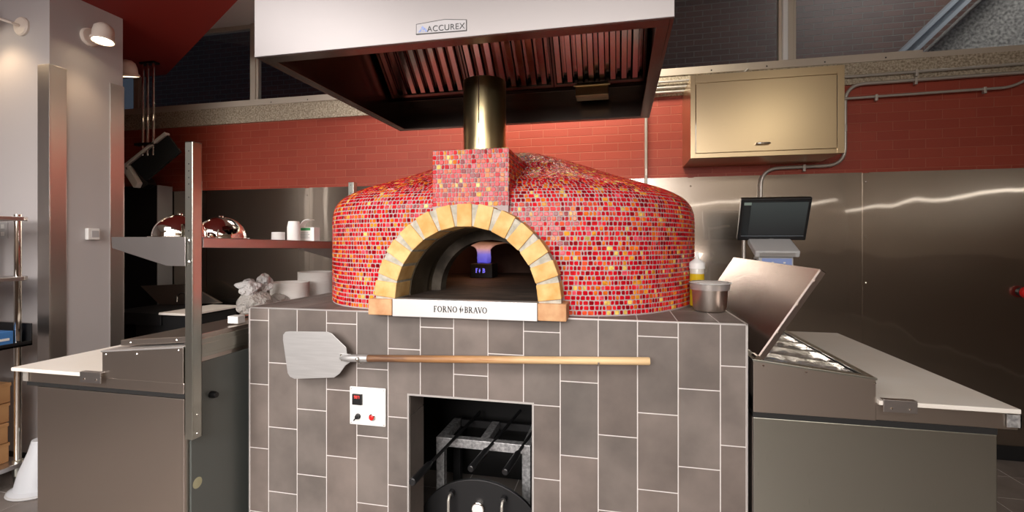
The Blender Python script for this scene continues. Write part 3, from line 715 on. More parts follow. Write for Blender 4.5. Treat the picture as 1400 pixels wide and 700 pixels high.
# trough along the back
tr_ = MB(); tr_.box(HX0 + t, HX1 - t, 2.66, HY1 - t, 2.335, 2.345); tr_.box(HX0 + t, HX1 - t, 2.655, 2.665, 2.335, 2.375); tr_.box(HX0 + t, HX1 - t, 2.655, 2.68, 2.372, 2.378)
tr_.build('grease_trough', M['hood_in'], hd, bev=.001)
gc = MB(); gc.box(-.225, -.05, 2.60, 2.70, 2.285, 2.293); gc.box(-.225, -.05, 2.60, 2.606, 2.285, 2.34); gc.box(-.225, -.219, 2.6, 2.7, 2.285, 2.34); gc.box(-.056, -.05, 2.6, 2.7, 2.285, 2.34)
gc.box(-.235, -.04, 2.592, 2.606, 2.335, 2.345)
gc.build('grease_cup', M['pipe'], hd, bev=.003)
# three baffle filters, each with a frame and its baffles
fa = Vector((0, 2.655, 2.37)); fb = Vector((0, 2.08, 2.93)); d = (fb - fa).normalized(); nr = Vector((0, -d.z, d.y)); Lf = (fb - fa).length
xa, xb = HX0 + .03, HX1 - .03; wf = (xb - xa) / 3
def fpt(x, s, h): return Vector((x, 0, 0)) + Vector((0, fa.y, fa.z)) + d * s - Vector((0, d.z, -d.y)) * h
def fbox(mb, x0, x1, s0, s1, h0, h1):
    vs = [fpt(x, s, h) for h in (h0, h1) for s in (s0, s1) for x in (x0, x1)]
    mb.add(vs, [(0, 2, 3, 1), (4, 5, 7, 6), (0, 1, 5, 4), (2, 6, 7, 3), (0, 4, 6, 2), (1, 3, 7, 5)])
for k in range(3):
    a = xa + wf * k; b = a + wf
    fr = MB(); fbox(fr, a + .002, a + .014, 0, Lf, -.03, .022); fbox(fr, b - .014, b - .002, 0, Lf, -.03, .022); fbox(fr, a + .014, b - .014, 0, .015, -.03, .022); fbox(fr, a + .014, b - .014, Lf - .02, Lf, -.03, .022)
    fr = fr.build('baffle_filter', M['hood_in'], hd, bev=.001)
    bf = MB(); nbf = 8; pw = (wf - .028) / nbf
    for q in range(nbf):
        x0 = a + .014 + pw * q
        # near channel and a far channel filling the gap
        fbox(bf, x0 + .004, x0 + pw * .52, .012, Lf - .015, .010, .013); fbox(bf, x0 + .004, x0 + .007, .012, Lf - .015, -.008, .012); fbox(bf, x0 + pw * .52 - .003, x0 + pw * .52, .012, Lf - .015, -.008, .012)
        fbox(bf, x0 + pw * .60, x0 + pw * .92, .03, Lf - .015, -.050, -.047); fbox(bf, x0 + pw * .60, x0 + pw * .60 + .003, .03, Lf - .015, -.047, -.02)
    bf.build('baffles', M['baffle'], fr)
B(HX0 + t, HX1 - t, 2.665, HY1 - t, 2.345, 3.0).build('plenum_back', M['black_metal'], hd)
# name badge on the hood
bd = MB().prism([(-.689, 2.226), (-.507, 2.222), (-.507, 2.257), (-.585, 2.266), (-.689, 2.259)], 'y', HY0 - .003, HY0).build('name_badge', mat('badge_silver', (.40, .39, .40), .5, .3), hd, bev=.001)
MB().prism([(-.691, 2.224), (-.505, 2.220), (-.505, 2.259), (-.585, 2.2685), (-.691, 2.261)], 'y', HY0 - .0015, HY0).build('badge_border', M['ink'], bd)
text_mesh('ACCUREX', 'badge_lettering', M['ink'], bd, (-.580, HY0 - .0036, 2.2285), .0285, xdir=(1, 0, -.01), space=1.08)
lg = MB(); yb = (HY0 - .0038, HY0 - .003)
lg.prism([(-.683, 2.230), (-.674, 2.230), (-.669, 2.238), (-.672, 2.243)], 'y', *yb); lg.prism([(-.667, 2.252), (-.671, 2.245), (-.664, 2.236), (-.657, 2.243)], 'y', *yb)
lg.prism([(-.660, 2.239), (-.655, 2.243), (-.646, 2.230), (-.656, 2.230)], 'y', *yb); lg.prism([(-.665, 2.234), (-.668, 2.230), (-.660, 2.230)], 'y', *yb)
lg.build('badge_logo', M['blue'], bd)
# hangers from the ceiling
for x in (HX0 + .2, HX1 - .2):
    for y in (HY0 + .2, HY1 - .2): B(x - .006, x + .006, y - .006, y + .006, 3.06, 3.6).build('hanger_rod', M['conduit'], hd)

# ------------------------------------------------------------------ pizza peel on two pegs
pe = thing('pizza_peel', 'long pizza peel with metal blade and wooden handle hung on the counter front', 'pizza peel', (-1.2, 1.935, .98))
blp = [(-1.478, 1.085), (-1.283, 1.091), (-1.262, 1.085), (-1.188, 1.024), (-1.184, .990), (-1.172, .958), (-1.192, .945), (-1.222, .905), (-1.25, .886), (-1.452, .868), (-1.476, .876), (-1.488, .892), (-1.513, 1.045), (-1.512, 1.068), (-1.500, 1.082)]
MB().prism(blp, 'y', 1.930, 1.9325).build('blade', M['alu'], pe, bev=.0008)
def pz(x): return .979 + (x + 1.2) * .044
MB().tube([(-1.215, 1.926, pz(-1.215)), (-1.19, 1.922, pz(-1.19)), (-1.16, 1.92, pz(-1.16)), (-1.075, 1.92, pz(-1.075))], [.007, .015, .0165, .0165], 20).build('socket', M['alu'], pe, smooth=True)
B(-1.222, -1.165, 1.927, 1.930, .963, .997).build('socket_tongue', M['alu'], pe, bev=.001)
for (x, z) in ((-1.213, .990), (-1.216, .976), (-1.208, .968)): MB().lathe([(.0048, 0), (.003, .003), (.0005, .004)], (x, 1.927, z), 10, Matrix.Rotation(R(90), 3, 'X')).build('rivet', M['chrome'], pe)
hm = MB(); hm.tube([(-1.08 + 1.197 * i / 8, 1.92, pz(-1.08 + 1.197 * i / 8)) for i in range(9)] + [(.121, 1.92, pz(.121))], [.0155] * 9 + [.013], 20)
ho = hm.build('handle', M['wood'], None, smooth=True)
# the handle mesh is measured from its socket end so that the wood can darken towards it
for v in ho.data.vertices: v.co -= Vector((-1.08, 1.92, .984))
ho.parent = pe; ho.location = Vector((-1.08, 1.92, .984)) - pe.location
def peg(x, z, label, ball):
    t = thing('wall_peg', label, 'peg', (x, 2.0, z))
    MB().lathe([(.009, 0), (.009, .004), (.004, .006)], (x, 2.0, z), 16, Matrix.Rotation(R(90), 3, 'X')).build('base_plate', M['chrome'], t, smooth=True)
    mb = MB().tube([(x, 1.998, z), (x, 1.93, z), (x, 1.905, z + .004), (x, 1.90, z + .018)], .0035, 10)
    if ball: mb.lathe([(.001, -.009), (.006, -.007), (.009, 0), (.006, .007), (.001, .009)], (x, 1.90, z + .026), 14)
    mb.build('hook', M['chrome'], t, smooth=True)
peg(-1.115, .958, 'chrome hook under the blade end of the peel handle', True)
peg(-.074, 1.009, 'small chrome hook under the free end of the wooden handle', False)
# ------------------------------------------------------------------ control panel
cp = thing('control_panel', 'white control panel with red button on the tiled counter front', 'control panel', (-1.118, 2.0, .745))
B(-1.208, -1.028, 1.990, 1.9985, .658, .832).build('face_plate', M['white_plastic'], cp, bev=.004)
dp = B(-1.190, -1.142, 1.980, 1.990, .752, .801).build('display', M['black'], cp, bev=.002)
dg = MB()
def seg7(ch_, x, z, w_, h_, y):
    tt = .0018; on = {'9': 'abcdfg', '0': 'abcdef', '7': 'abc'}[ch_]
    s = {'a': (x, x + w_, z + h_ - tt, z + h_), 'd': (x, x + w_, z, z + tt), 'g': (x, x + w_, z + h_ / 2 - tt / 2, z + h_ / 2 + tt / 2), 'b': (x + w_ - tt, x + w_, z + h_ / 2, z + h_), 'c': (x + w_ - tt, x + w_, z, z + h_ / 2), 'f': (x, x + tt, z + h_ / 2, z + h_), 'e': (x, x + tt, z, z + h_ / 2)}
    for q in on: a = s[q]; dg.box(a[0], a[1], y - .0006, y, a[2], a[3])
for i, c_ in enumerate('907'): seg7(c_, -1.179 + i * .0095, .782, .0068, .0125, 1.980)
dg.build('red_digits', M['digits'], dp)
kb = MB().lathe([(.013, 0), (.013, .004), (.010, .006), (.009, .016), (.001, .017)], (-1.164, 1.990, .698), 24, Matrix.Rotation(R(90), 3, 'X')).build('selector_knob', M['black'], cp, smooth=True)
MB().box(-.003, .003, -.004, 0, -.006, .02, Matrix.Translation((-1.164, 1.974, .698)) @ Matrix.Rotation(R(-140), 4, 'Y')).build('pointer', M['black'], kb, bev=.001)
MB().lathe([(.0155, 0), (.0155, .006), (.012, .008)], (-1.092, 1.990, .70), 28, Matrix.Rotation(R(90), 3, 'X')).build('button_ring', M['chrome'], cp, smooth=True)
MB().lathe([(.0115, .004), (.0115, .013), (.009, .015), (.001, .0155)], (-1.092, 1.990, .70), 28, Matrix.Rotation(R(90), 3, 'X')).build('red_button', M['red_btn'], cp, smooth=True)
tl = MB()
for i in range(9):
    wl = (.045, .04, .058, .056, .05, .057, .054, .05, .036)[i]; tl.box(-1.128, -1.128 + wl, 1.9896, 1.99, .808 - i * .0085 - .0004, .808 - i * .0085 + .0004)
for x in (-1.176, -1.164, -1.152, -1.092): tl.box(x - .003, x + .003, 1.9896, 1.99, .722, .723)
tl.build('printed_lines', M['label_grey'], cp)
for x in (-1.199, -1.037):
    for z in (.667, .823): MB().lathe([(.004, 0), (.003, .0015), (.0005, .002)], (x, 1.99, z), 10, Matrix.Rotation(R(90), 3, 'X')).build('screw', M['grey_plastic'], cp)

# ------------------------------------------------------------------ under the counter
sd = thing('metal_stand', 'galvanised metal stand in the opening under the oven', 'stand', (-.70, 2.8, 0))
ss = .045
for x in (-.965, -.965 + .52 - ss):
    for y in (2.45, 2.72): B(x, x + ss, y, y + ss, 0, .435).build('leg', M['galv'] if y < 2.5 else M['black_metal'], sd, bev=.003)  # back legs are black: alcove shade put into their colour
tb = MB(); tb.box(-.965, -.445, 2.449, 2.449 + ss, .39, .437); pass
for x in (-.965, -.705 - ss / 2, -.445 - ss): tb.box(x, x + ss, 2.494, 2.74, .392, .436)
tb.build('top_frame', M['galv'], sd, bev=.002)
B(-.96, -.45, 2.74, 2.76, .39, .43).build('shade_black_rail', M['black_metal'], sd)  # blackened to look lost in shade
dr = thing('arched_oven_door', 'black arched oven door with bracket handles standing on the floor', 'oven door', (-.66, 2.25, 0))
dpoly = [(-.98, .0), (-.34, .0), (-.34, .06)] + [(-.66 + .32 * math.cos(R(a)), .06 + .275 * math.sin(R(a))) for a in range(8, 173, 6)] + [(-.98, .06)]
MB().prism(dpoly, 'y', 2.245, 2.265).build('plate', M['black_metal'], dr, bev=.003)
for x in (-.80, -.535):
    h = MB().tube([(x, 2.245, .262), (x, 2.20, .262), (x, 2.19, .25), (x, 2.19, .08), (x, 2.20, .068), (x, 2.245, .068)], .007, 12).build('bracket_handle', M['conduit'], dr, smooth=True)
    MB().tube([(x, 2.244, .262), (x, 2.215, .262)], .016, 16).build('handle_boss', M['black'], h, smooth=True)
th_ = MB().lathe([(.032, 0), (.032, .018), (.028, .02)], (-.665, 2.245, .20), 32, Matrix.Rotation(R(90), 3, 'X')).build('thermometer', M['chrome'], dr, smooth=True)
MB().lathe([(.027, .0), (.001, .001)], (-.665, 2.2245, .20), 28, Matrix.Rotation(R(90), 3, 'X')).build('dial', M['white_plastic'], th_)
def rod(p0, p1, label):
    p0 = Vector(p0); p1 = Vector(p1); t = thing('oven_tool', label, 'oven tool', p0, 'long handled oven tools on the stand')
    d_ = (p1 - p0).normalized(); L_ = (p1 - p0).length
    MB().tube([p0, p0 + d_ * .003, p0 + d_ * .17, p0 + d_ * .20], [.013, .0165, .0165, .009], 18).build('grip', M['black'], t, smooth=True)
    MB().tube([p0 + d_ * .198, p1 + d_ * .25], .0085, 12).build('shaft', M['black_metal'], t, smooth=True)
rod((-.872, 1.93, .455), (-.845, 2.60, .447), 'black round tool handle sticking furthest out of the opening, leftmost')
rod((-.693, 2.2, .405), (-.622, 2.60, .447), 'black round tool handle in the middle, set back inside the opening')
rod((-.523, 2.2, .407), (-.462, 2.60, .447), 'black round tool handle nearest the right side of the opening')

# ------------------------------------------------------------------ prep tables
def board_clip(x0, x1, y, zt, zb2, parent):
    c = MB(); c.box(x0, x1, y - .004, y, zb2, zt + .004); c.box(x0, x1, y - .004, y + .02, zt + .002, zt + .005)
    c = c.build('board_clip', M['shelf'], parent, bev=.001)
    for x in (x0 + .025, x1 - .025): MB().lathe([(.005, 0), (.004, .002), (.001, .003)], (x, y - .004, (zt + zb2) / 2 - .006), 12, Matrix.Rotation(R(90), 3, 'X')).build('screw', M['chrome'], c)
# left
LY0, LY1 = 1.69, 3.10
pt = thing('prep_table', 'stainless prep table with overshelf and white board left of the oven', 'prep table', (-2.25, 2.4, 0))
B(-2.63, -1.815, LY0 + .012, LY1, .08, .838).build('cabinet_body', M['steel_h'], pt, bev=.003)
B(-2.63, -1.808, LY0, LY0 + .012, .09, .826).build('end_panel', M['steel_h'], pt, bev=.002)
B(-1.815, -1.803, LY0 + .03, LY1 - .02, .10, .965).build('rear_panel', M['grey_panel'], pt, bev=.002)
B(-2.70, -1.808, LY0 + .004, LY1, .828, .846).build('gasket', M['rubber'], pt)
ap = MB(); ap.box(-2.70, -1.808, LY0, LY1, .846, .893); ap.build('top_frame', M['steel_h'], pt, bev=.003)
rl = MB().prism([(-2.245, .893), (-1.808, .893), (-1.808, 1.048), (-2.245, 1.008)], 'y', LY0 - .004, LY1).build('rail_housing', M['steel_h'], pt, bev=.002)
MB().prism([(-2.25, 1.006), (-1.806, 1.046), (-1.806, 1.053), (-2.25, 1.013)], 'y', LY0 - .007, LY1).build('rail_edge', M['trim_metal'], rl, bev=.001)
MB().prism([(-2.185, 1.030), (-1.812, 1.062), (-1.812, 1.088), (-2.185, 1.056)], 'y', LY0 + .03, LY1).build('folding_lid', M['steel_h'], pt, bev=.003)
rv = MB()
for x, z in ((-2.13, 1.047), (-1.88, 1.069)): rv.lathe([(.004, 0), (.001, .002)], (x, LY0 + .03, z), 10, Matrix.Rotation(R(90), 3, 'X'))
for x, z in ((-2.22, .998), (-2.05, 1.008), (-1.83, 1.035)): rv.lathe([(.004, 0), (.001, .002)], (x, LY0 - .007, z), 10, Matrix.Rotation(R(90), 3, 'X'))
rv.build('rivets', M['chrome'], rl)
tb_ = MB(); tb_.box(-1.835, -1.800, LY0 + .03, LY1 - .01, .985, 1.068); tb_.box(-1.803, -1.797, LY0 + .03, LY1 - .01, 1.0, 1.045)
tb_.build('rear_top_band', M['steel_v'], pt, bev=.002)
B(-2.765, -2.25, LY0 - .018, LY1, .895, .912).build('cutting_board', M['board'], pt, bev=.003)
board_clip(-2.345, -2.228, LY0 - .020, .914, .872, pt)
MB().box(-2.71, -2.68, LY0 - .006, LY0 - .002, .85, .892).build('corner_bracket', M['conduit'], pt)
MB().lathe([(.016, 0), (.016, .016), (.012, .03), (.001, .031)], (-1.803, 1.825, .805), 20, Matrix.Rotation(R(90), 3, 'Y')).build('vent_knob', M['black'], pt, smooth=True)
MB().lathe([(.024, 0), (.001, .001)], (-1.803, 1.752, .44), 28, Matrix.Rotation(R(90), 3, 'Y')).build('round_sticker', mat('pale_yellow_sticker', (.62, .60, .38), .6), pt)
for x in (-2.60, -1.87):
    for y in (LY0 + .05, LY1 - .1): MB().lathe([(.03, 0), (.03, .02), (.012, .025), (.012, .08)], (x, y, 0), 14).build('foot', M['black'], pt)
# uprights and overshelf
for y in (1.69, 2.955):
    up = MB(); x0 = -1.803
    zt_ = 1.925 if y < 2 else 1.905
    w_, d_ = .038, .048; up.box(x0, x0 + w_, y, y + .004, .655, zt_); up.box(x0 + w_ - .004, x0 + w_, y + .004, y + d_, .655, zt_); up.box(x0, x0 + w_, y + d_ - .004, y + d_, .655, zt_); up.box(x0, x0 + w_, y, y + d_, zt_ - .004, zt_)
    up = up.build('upright', M['steel_v'], pt, bev=.001)
    hs = MB()
    for z in (1.885, 1.83, 1.80, 1.772, 1.744, 1.688, 1.545, 1.49): hs.lathe([(.0032, 0), (.0005, .0006)], (x0 + .019, y, z), 8, Matrix.Rotation(R(90), 3, 'X'))
    hs.build('holes', M['black'], up)
    scr = MB()
    for z in (.675, .755): scr.lathe([(.006, 0), (.005, .004), (.001, .006)], (x0 + .038, y + .024, z), 10, Matrix.Rotation(R(90), 3, 'Y'))
    scr.build('screws', M['chrome'], up)
os_ = MB(); zs0, zs1 = 1.519, 1.494
def tilt_box(mb, x0, x1, ya, yb2, dz0, dz1):
    f_ = lambda y: zs0 + (zs1 - zs0) * (y - 1.69) / (2.96 - 1.69)
    vs = [(x, y, f_(y) + dz) for dz in (dz0, dz1) for y in (ya, yb2) for x in (x0, x1)]
    mb.add(vs, [(0, 2, 3, 1), (4, 5, 7, 6), (0, 1, 5, 4), (2, 6, 7, 3), (0, 4, 6, 2), (1, 3, 7, 5)])
tilt_box(os_, -2.19, -1.765, 1.745, 3.03, -.004, 0); tilt_box(os_, -1.769, -1.765, 1.745, 3.03, -.044, 0); tilt_box(os_, -2.19, -2.186, 1.695, 3.03, -.044, 0)
tilt_box(os_, -2.19, -1.80, 1.695, 1.745, -.004, 0)
osh = os_.build('overshelf', M['shelf'], pt, bev=.001)
for y, dz in ((1.686, 0), (2.95, -.025)):
    bk = MB().prism([(-2.19, zs0 + dz), (-1.795, zs0 + dz), (-1.795, 1.395 + dz), (-1.89, 1.395 + dz), (-2.185, 1.47 + dz)], 'y', y - .003, y).build('shelf_bracket', M['shelf'], pt, bev=.0008)
    for z in (1.503, 1.413): MB().lathe([(.009, 0), (.008, .004), (.001, .006)], (-1.778, y + (.001 if y < 2 else 0), z + dz), 6, Matrix.Rotation(R(90), 3, 'X')).build('bolt', M['chrome'], bk)
# right
RY0, RY1 = 2.03, 3.44
pr2 = thing('prep_table', 'stainless prep table with raised lid and white board right of the oven', 'prep table', (.93, 2.7, 0))
B(.515, 1.318, RY0 + .012, RY1, .08, .825).build('cabinet_body', M['steel_h'], pr2, bev=.003)
B(.517, 1.313, RY0, RY0 + .012, .09, .812).build('end_panel', M['steel_v'], pr2, bev=.002)
B(1.322, 1.35, RY0 + .06, RY1 - .05, .12, .815).build('door', M['steel_v'], pr2, bev=.003)
B(.515, 1.316, RY0 + .002, RY1, .812, .834).build('gasket', M['rubber'], pr2)
B(.515, 1.378, RY0 + .002, RY1, .834, .895).build('top_frame', M['steel_h'], pr2, bev=.003)
rr_ = MB(); e1 = [(.515, .834), (.935, .834), (.935, .985), (.515, 1.033)]
rr_.prism(e1, 'y', RY0 - .004, RY0 + .02); rr_.prism(e1, 'y', RY1 - .03, RY1); rr_.box(.515, .53, RY0 + .02, RY1 - .03, .834, 1.033); rr_.box(.915, .935, RY0 + .02, RY1 - .03, .834, .987)
rrh = rr_.build('rail_housing', M['steel_h'], pr2, bev=.002)
ed = MB(); ed.prism([(.512, 1.033), (.938, .985), (.938, .993), (.512, 1.041)], 'y', RY0 - .008, RY0 + .03); ed.prism([(.905, .989), (.938, .985), (.938, .993), (.905, .997)], 'y', RY0 + .03, RY1); ed.prism([(.512, 1.033), (.54, 1.030), (.54, 1.038), (.512, 1.041)], 'y', RY0 + .03, RY1); ed.prism([(.512, 1.033), (.938, .985), (.938, .993), (.512, 1.041)], 'y', RY1 - .04, RY1)
ed.build('rail_edge', M['steel_v'], rrh, bev=.001)
rv = MB()
for x in (.55, .70, .93): rv.lathe([(.004, 0), (.001, .002)], (x, RY0 - .008, 1.033 - (x - .515) * .114 - .012), 10, Matrix.Rotation(R(90), 3, 'X'))
rv.build('rivets', M['chrome'], rrh)
B(.938, 1.372, RY0 - .02, RY1, .897, .914).build('cutting_board', M['board'], pr2, bev=.003)
board_clip(.949, 1.057, RY0 - .022, .916, .876, pr2)
cb_ = MB(); cb_.box(1.34, 1.382, RY0 - .006, RY0 - .002, .845, .890); cb_.box(1.378, 1.382, RY0 - .006, RY0 + .03, .845, .89); cb_.build('corner_bracket', M['galv'], pr2)
for x in (.56, 1.27):
    for y in (RY0 + .05, RY1 - .1): MB().lathe([(.03, 0), (.03, .02), (.012, .025), (.012, .08)], (x, y, 0), 14).build('foot', M['black'], pr2)
# raised lid
dl = Vector((.218, 0, .345)); ll = dl.length; du = dl.normalized(); dn = Vector((du.z, 0, -du.x))
def lidpt(s, n_, y): return Vector((.532, 0, 1.05)) + du * s + dn * n_ + Vector((0, y, 0))
ldm = MB()
def lbox(mb, s0, s1, n0, n1, y0, y1):
    vs = [lidpt(s, n_, y) for n_ in (n0, n1) for y in (y0, y1) for s in (s0, s1)]
    mb.add(vs, [(0, 2, 3, 1), (4, 5, 7, 6), (0, 1, 5, 4), (2, 6, 7, 3), (0, 4, 6, 2), (1, 3, 7, 5)])
lbox(ldm, 0, ll, 0, .004, RY0 + .002, RY1 - .02); lbox(ldm, .0, ll, .004, .026, RY0 + .002, RY0 + .006); lbox(ldm, 0, ll, .004, .026, RY1 - .024, RY1 - .02); lbox(ldm, ll - .004, ll, .004, .026, RY0 + .002, RY1 - .02)
lid = ldm.build('raised_lid', M['lid'], pr2, bev=.001)
lr = MB()
for s_ in (.12, .25, .36): lr.tube([lidpt(s_, .012, RY0 + .002), lidpt(s_, .012, RY0 - .001)], .004, 10)
lr.build('rivets', M['chrome'], lid)
MB().tube([lidpt(-.005, .005, RY0 - .004), lidpt(-.005, .005, RY0 + .05)], .012, 14).build('hinge', M['chrome'], lid, smooth=True)
# food pans in the rail under plastic film
pn = 7; py0 = RY0 + .035; ph = (RY1 - .045 - py0) / pn
for k in range(pn):
    y0_ = py0 + ph * k + .004; y1_ = y0_ + ph - .008
    p = thing('food_pan', 'steel food pan in the cold rail, number of pans from the near end: %s' % ('first', 'second', 'third', 'fourth', 'fifth', 'sixth', 'seventh')[k], 'food pan', (.72, (y0_ + y1_) / 2, .88), 'food pans in the cold rail')
    p['label'] = ('%s steel food pan from the near end of the cold rail' % ('first', 'second', 'third', 'fourth', 'fifth', 'sixth', 'seventh')[k])
    zf = lambda x: 1.030 - (x - .54) * .114
    q = MB(); x0, x1 = .545, .900
    q.prism([(x0, .88), (x0 + .004, .88), (x0 + .004, zf(x0)), (x0, zf(x0))], 'y', y0_, y1_); q.prism([(x1 - .004, .88), (x1, .88), (x1, zf(x1)), (x1 - .004, zf(x1))], 'y', y0_, y1_)
    q.box(x0, x1, y0_, y1_, .878, .882)
    for ya in (y0_, y1_ - .003): q.prism([(x0, .88), (x1, .88), (x1, zf(x1)), (x0, zf(x0))], 'y', ya, ya + .003)
    q.build('tray', M['chrome'], p)
    ff = MB(); n1, n2 = 14, 8; rr2 = random.Random(k)
    for i in range(n1 + 1):
        for j in range(n2 + 1):
            x = x0 + .004 + (x1 - x0 - .008) * i / n1; y = y0_ + .003 + (y1_ - y0_ - .006) * j / n2
            ff.v.append((x, y, zf(x) - .012 + rr2.uniform(-.006, .006)))
    for i in range(n1):
        for j in range(n2): ff.f.append((i * (n2 + 1) + j, (i + 1) * (n2 + 1) + j, (i + 1) * (n2 + 1) + j + 1, i * (n2 + 1) + j + 1)); ff.t.append((.5,) * 3)
    ff.build('film_cover', M['ice'], p, smooth=True)

# ------------------------------------------------------------------ prep table against the back wall, far left
bt = thing('prep_table', 'dark prep table with tilted lid at the back wall behind the left overshelf', 'prep table', (-3.7, 3.5, 0))
B(-3.98, -3.42, 3.26, 3.74, .08, .88).build('cabinet_body', M['black_metal'], bt, bev=.004)
B(-3.70, -3.40, 3.22, 3.76, .893, .912).build('cutting_board', M['board'], bt, bev=.003)
B(-4.28, -3.70, 3.24, 3.76, .80, .90).build('top_frame', M['black_metal'], bt, bev=.004)
MB().prism([(-4.50, 1.07), (-3.96, 1.10), (-3.58, .93), (-4.27, .89)], 'y', 3.73, 3.755).build('tilted_lid', M['steel_h'], bt, bev=.002)
MB().tube([(-3.93, 3.6, .95), (-3.93, 3.6, 1.0), (-3.89, 3.6, 1.03), (-3.84, 3.6, 1.03)], .006, 10).build('lid_handle', M['chrome'], bt, smooth=True)
B(-4.28, -4.20, 3.26, 3.76, 0, .80).build('end_panel', M['black_metal'], bt); B(-3.52, -3.46, 3.3, 3.7, 0, .08).build('plinth', M['black_metal'], bt)

# ------------------------------------------------------------------ things on the overshelf and the left table
def fz(y): return zs0 + (zs1 - zs0) * (y - 1.69) / 1.27 + .0005
def dome_lid(x, y, r, label):
    z = fz(y); t = thing('basting_dome', label, 'dome cover', (x, y, z), 'steel dome covers on the overshelf')
    pr = [(r * 1.13, .002), (r * 1.13, .006), (r, .008)] + [(r * math.cos(R(a)), .008 + r * .92 * math.sin(R(a))) for a in range(6, 90, 6)] + [(.002, .008 + r * .92)]
    MB().lathe(pr, (x, y, z), 48).build('bowl', M['chrome'], t, smooth=True)
    MB().tube([(x, y, z + .005 + r * .92), (x, y, z + .014 + r * .92)], [.008, .011], 14).build('knob', M['chrome'], t)
dome_lid(-1.985, 1.835, .108, 'polished steel dome cover at the near end of the overshelf')
dome_lid(-2.02, 2.105, .118, 'polished steel dome cover behind the upright on the overshelf')
def cupstack(x, y, r, n, label):
    z = fz(y); t = thing('paper_cup_stack', label, 'cups', (x, y, z))
    for k in range(n):
        b = z + .012 * k
        MB().lathe([(r * .97, .0), (r, .005), (r * .80, .045), (.003, .046)] if n > 1 else [(r, 0), (r * .97, .05), (.003, .051)], (x, y, b), 28).build('cup', M['paper'], t, smooth=True)
cupstack(-1.96, 2.46, .037, 1, 'short white paper cup upside down on the overshelf')
cupstack(-1.90, 2.52, .038, 7, 'tall stack of white paper cups on the overshelf')
bx2 = thing('small_carton', 'small white carton with green band and open flap on the overshelf', 'box', (-1.87, 2.62, fz(2.62)))
z = fz(2.62); B(-1.92, -1.82, 2.60, 2.66, z, z + .085).build('carton_body', M['paper'], bx2, bev=.002)
B(-1.918, -1.845, 2.5985, 2.60, z + .066, z + .082).build('green_band', M['label_green'], bx2)
tx2 = MB()
for i in range(4): tx2.box(-1.914, -1.86 + .01 * (i % 2), 2.599, 2.60, z + .05 - .01 * i, z + .053 - .01 * i)
tx2.build('printed_lines', M['label_grey'], bx2)
fl_ = MB(); 
for i in range(8):
    a, b = R(180 - i * 13), R(180 - (i + 1) * 13)
    fl_.add([(-1.865 + .055 * math.cos(a), 2.6, z + .085 + .05 * math.sin(a)), (-1.865 + .055 * math.cos(b), 2.6, z + .085 + .05 * math.sin(b)), (-1.865 + .055 * math.cos(b), 2.65, z + .085 + .05 * math.sin(b)), (-1.865 + .055 * math.cos(a), 2.65, z + .085 + .05 * math.sin(a)),
             (-1.865 + .052 * math.cos(a), 2.6, z + .085 + .047 * math.sin(a)), (-1.865 + .052 * math.cos(b), 2.6, z + .085 + .047 * math.sin(b)), (-1.865 + .052 * math.cos(b), 2.65, z + .085 + .047 * math.sin(b)), (-1.865 + .052 * math.cos(a), 2.65, z + .085 + .047 * math.sin(a))],
            [(0, 1, 2, 3), (7, 6, 5, 4), (0, 4, 5, 1), (2, 6, 7, 3), (0, 3, 7, 4), (1, 5, 6, 2)])
fl_.build('flap', M['paper'], bx2)
# bowls: every bowl its own thing, stacked
def bowl_stack(x, y, z0, r, n, pitch, which, base=1.092):
    first = None
    for k in range(n):
        if first is None:
            o = MB().lathe([(r * .88, 0), (r * .90, .003), (r * .965, .024), (r, .0255), (r, .029), (r * .95, .0285), (r * .86, .006), (.003, .005)], (0, 0, 0), 44).build('paper_bowl', M['paper'], smooth=True)
            first = o
        else: o = first.copy(); C.objects.link(o)
        o.location = (x, y, z0 + pitch * k)
        tag(o, ('topmost white paper bowl of the %s stack' if k == n - 1 else 'white paper bowl lower in the %s stack on the left prep table') % which, 'bowl', 'paper bowls in the %s stack' % which)
bowl_stack(-1.945, 2.80, 1.092, .112, 26, .0072, 'taller')
bowl_stack(-1.945, 2.545, 1.092, .110, 20, .0070, 'shorter')
# bag of wrapped food
def blob(name, c, sx_, sy_, sz, m, seed, amp=.12, parent=None, n=28, mm=18):
    r = random.Random(seed); ph = [(r.uniform(2, 6), r.uniform(0, 6), r.uniform(2, 6), r.uniform(0, 6)) for _ in range(7)]
    mb = MB()
    for i in range(mm + 1):
        v_ = -PI / 2 + PI * i / mm
        for j in range(n):
            u_ = 2 * PI * j / n; d_ = 1 + sum(amp / 3 * math.sin(int(a) * u_ + b) * math.cos(c_ * v_ + d2) for a, b, c_, d2 in ph)
            x = math.cos(v_) * math.cos(u_) * d_; y = math.cos(v_) * math.sin(u_) * d_; z_ = math.sin(v_) * (1 + .3 * (d_ - 1)); z_ = max(z_, -.8)
            mb.v.append((c[0] + sx_ * x, c[1] + sy_ * y, c[2] + sz * z_))
    for i in range(mm):
        for j in range(n): mb.f.append((i * n + j, i * n + (j + 1) % n, (i + 1) * n + (j + 1) % n, (i + 1) * n + j)); mb.t.append((.5,) * 3)
    return mb.build(name, m, parent, smooth=True)
bg = thing('plastic_bag', 'crumpled clear plastic bag of wrapped items beside the bowls', 'bag', (-1.95, 2.25, 1.09))
blob('bag_body', (-1.95, 2.27, 1.155), .085, .10, .078, M['bag'], 4, .2, bg)
blob('bag_knot', (-1.96, 2.23, 1.245), .055, .05, .05, M['bag_white'], 9, .35, bg); blob('bag_tail', (-1.93, 2.31, 1.265), .04, .04, .055, M['bag_white'], 13, .35, bg)
blob('bag_fold', (-1.93, 2.42, 1.145), .06, .07, .05, M['bag'], 23, .3, bg)
tpd = thing('tape_dispenser', 'small clear gadget with white tag in front of the plastic bag', 'gadget', (-1.87, 2.08, 1.09))
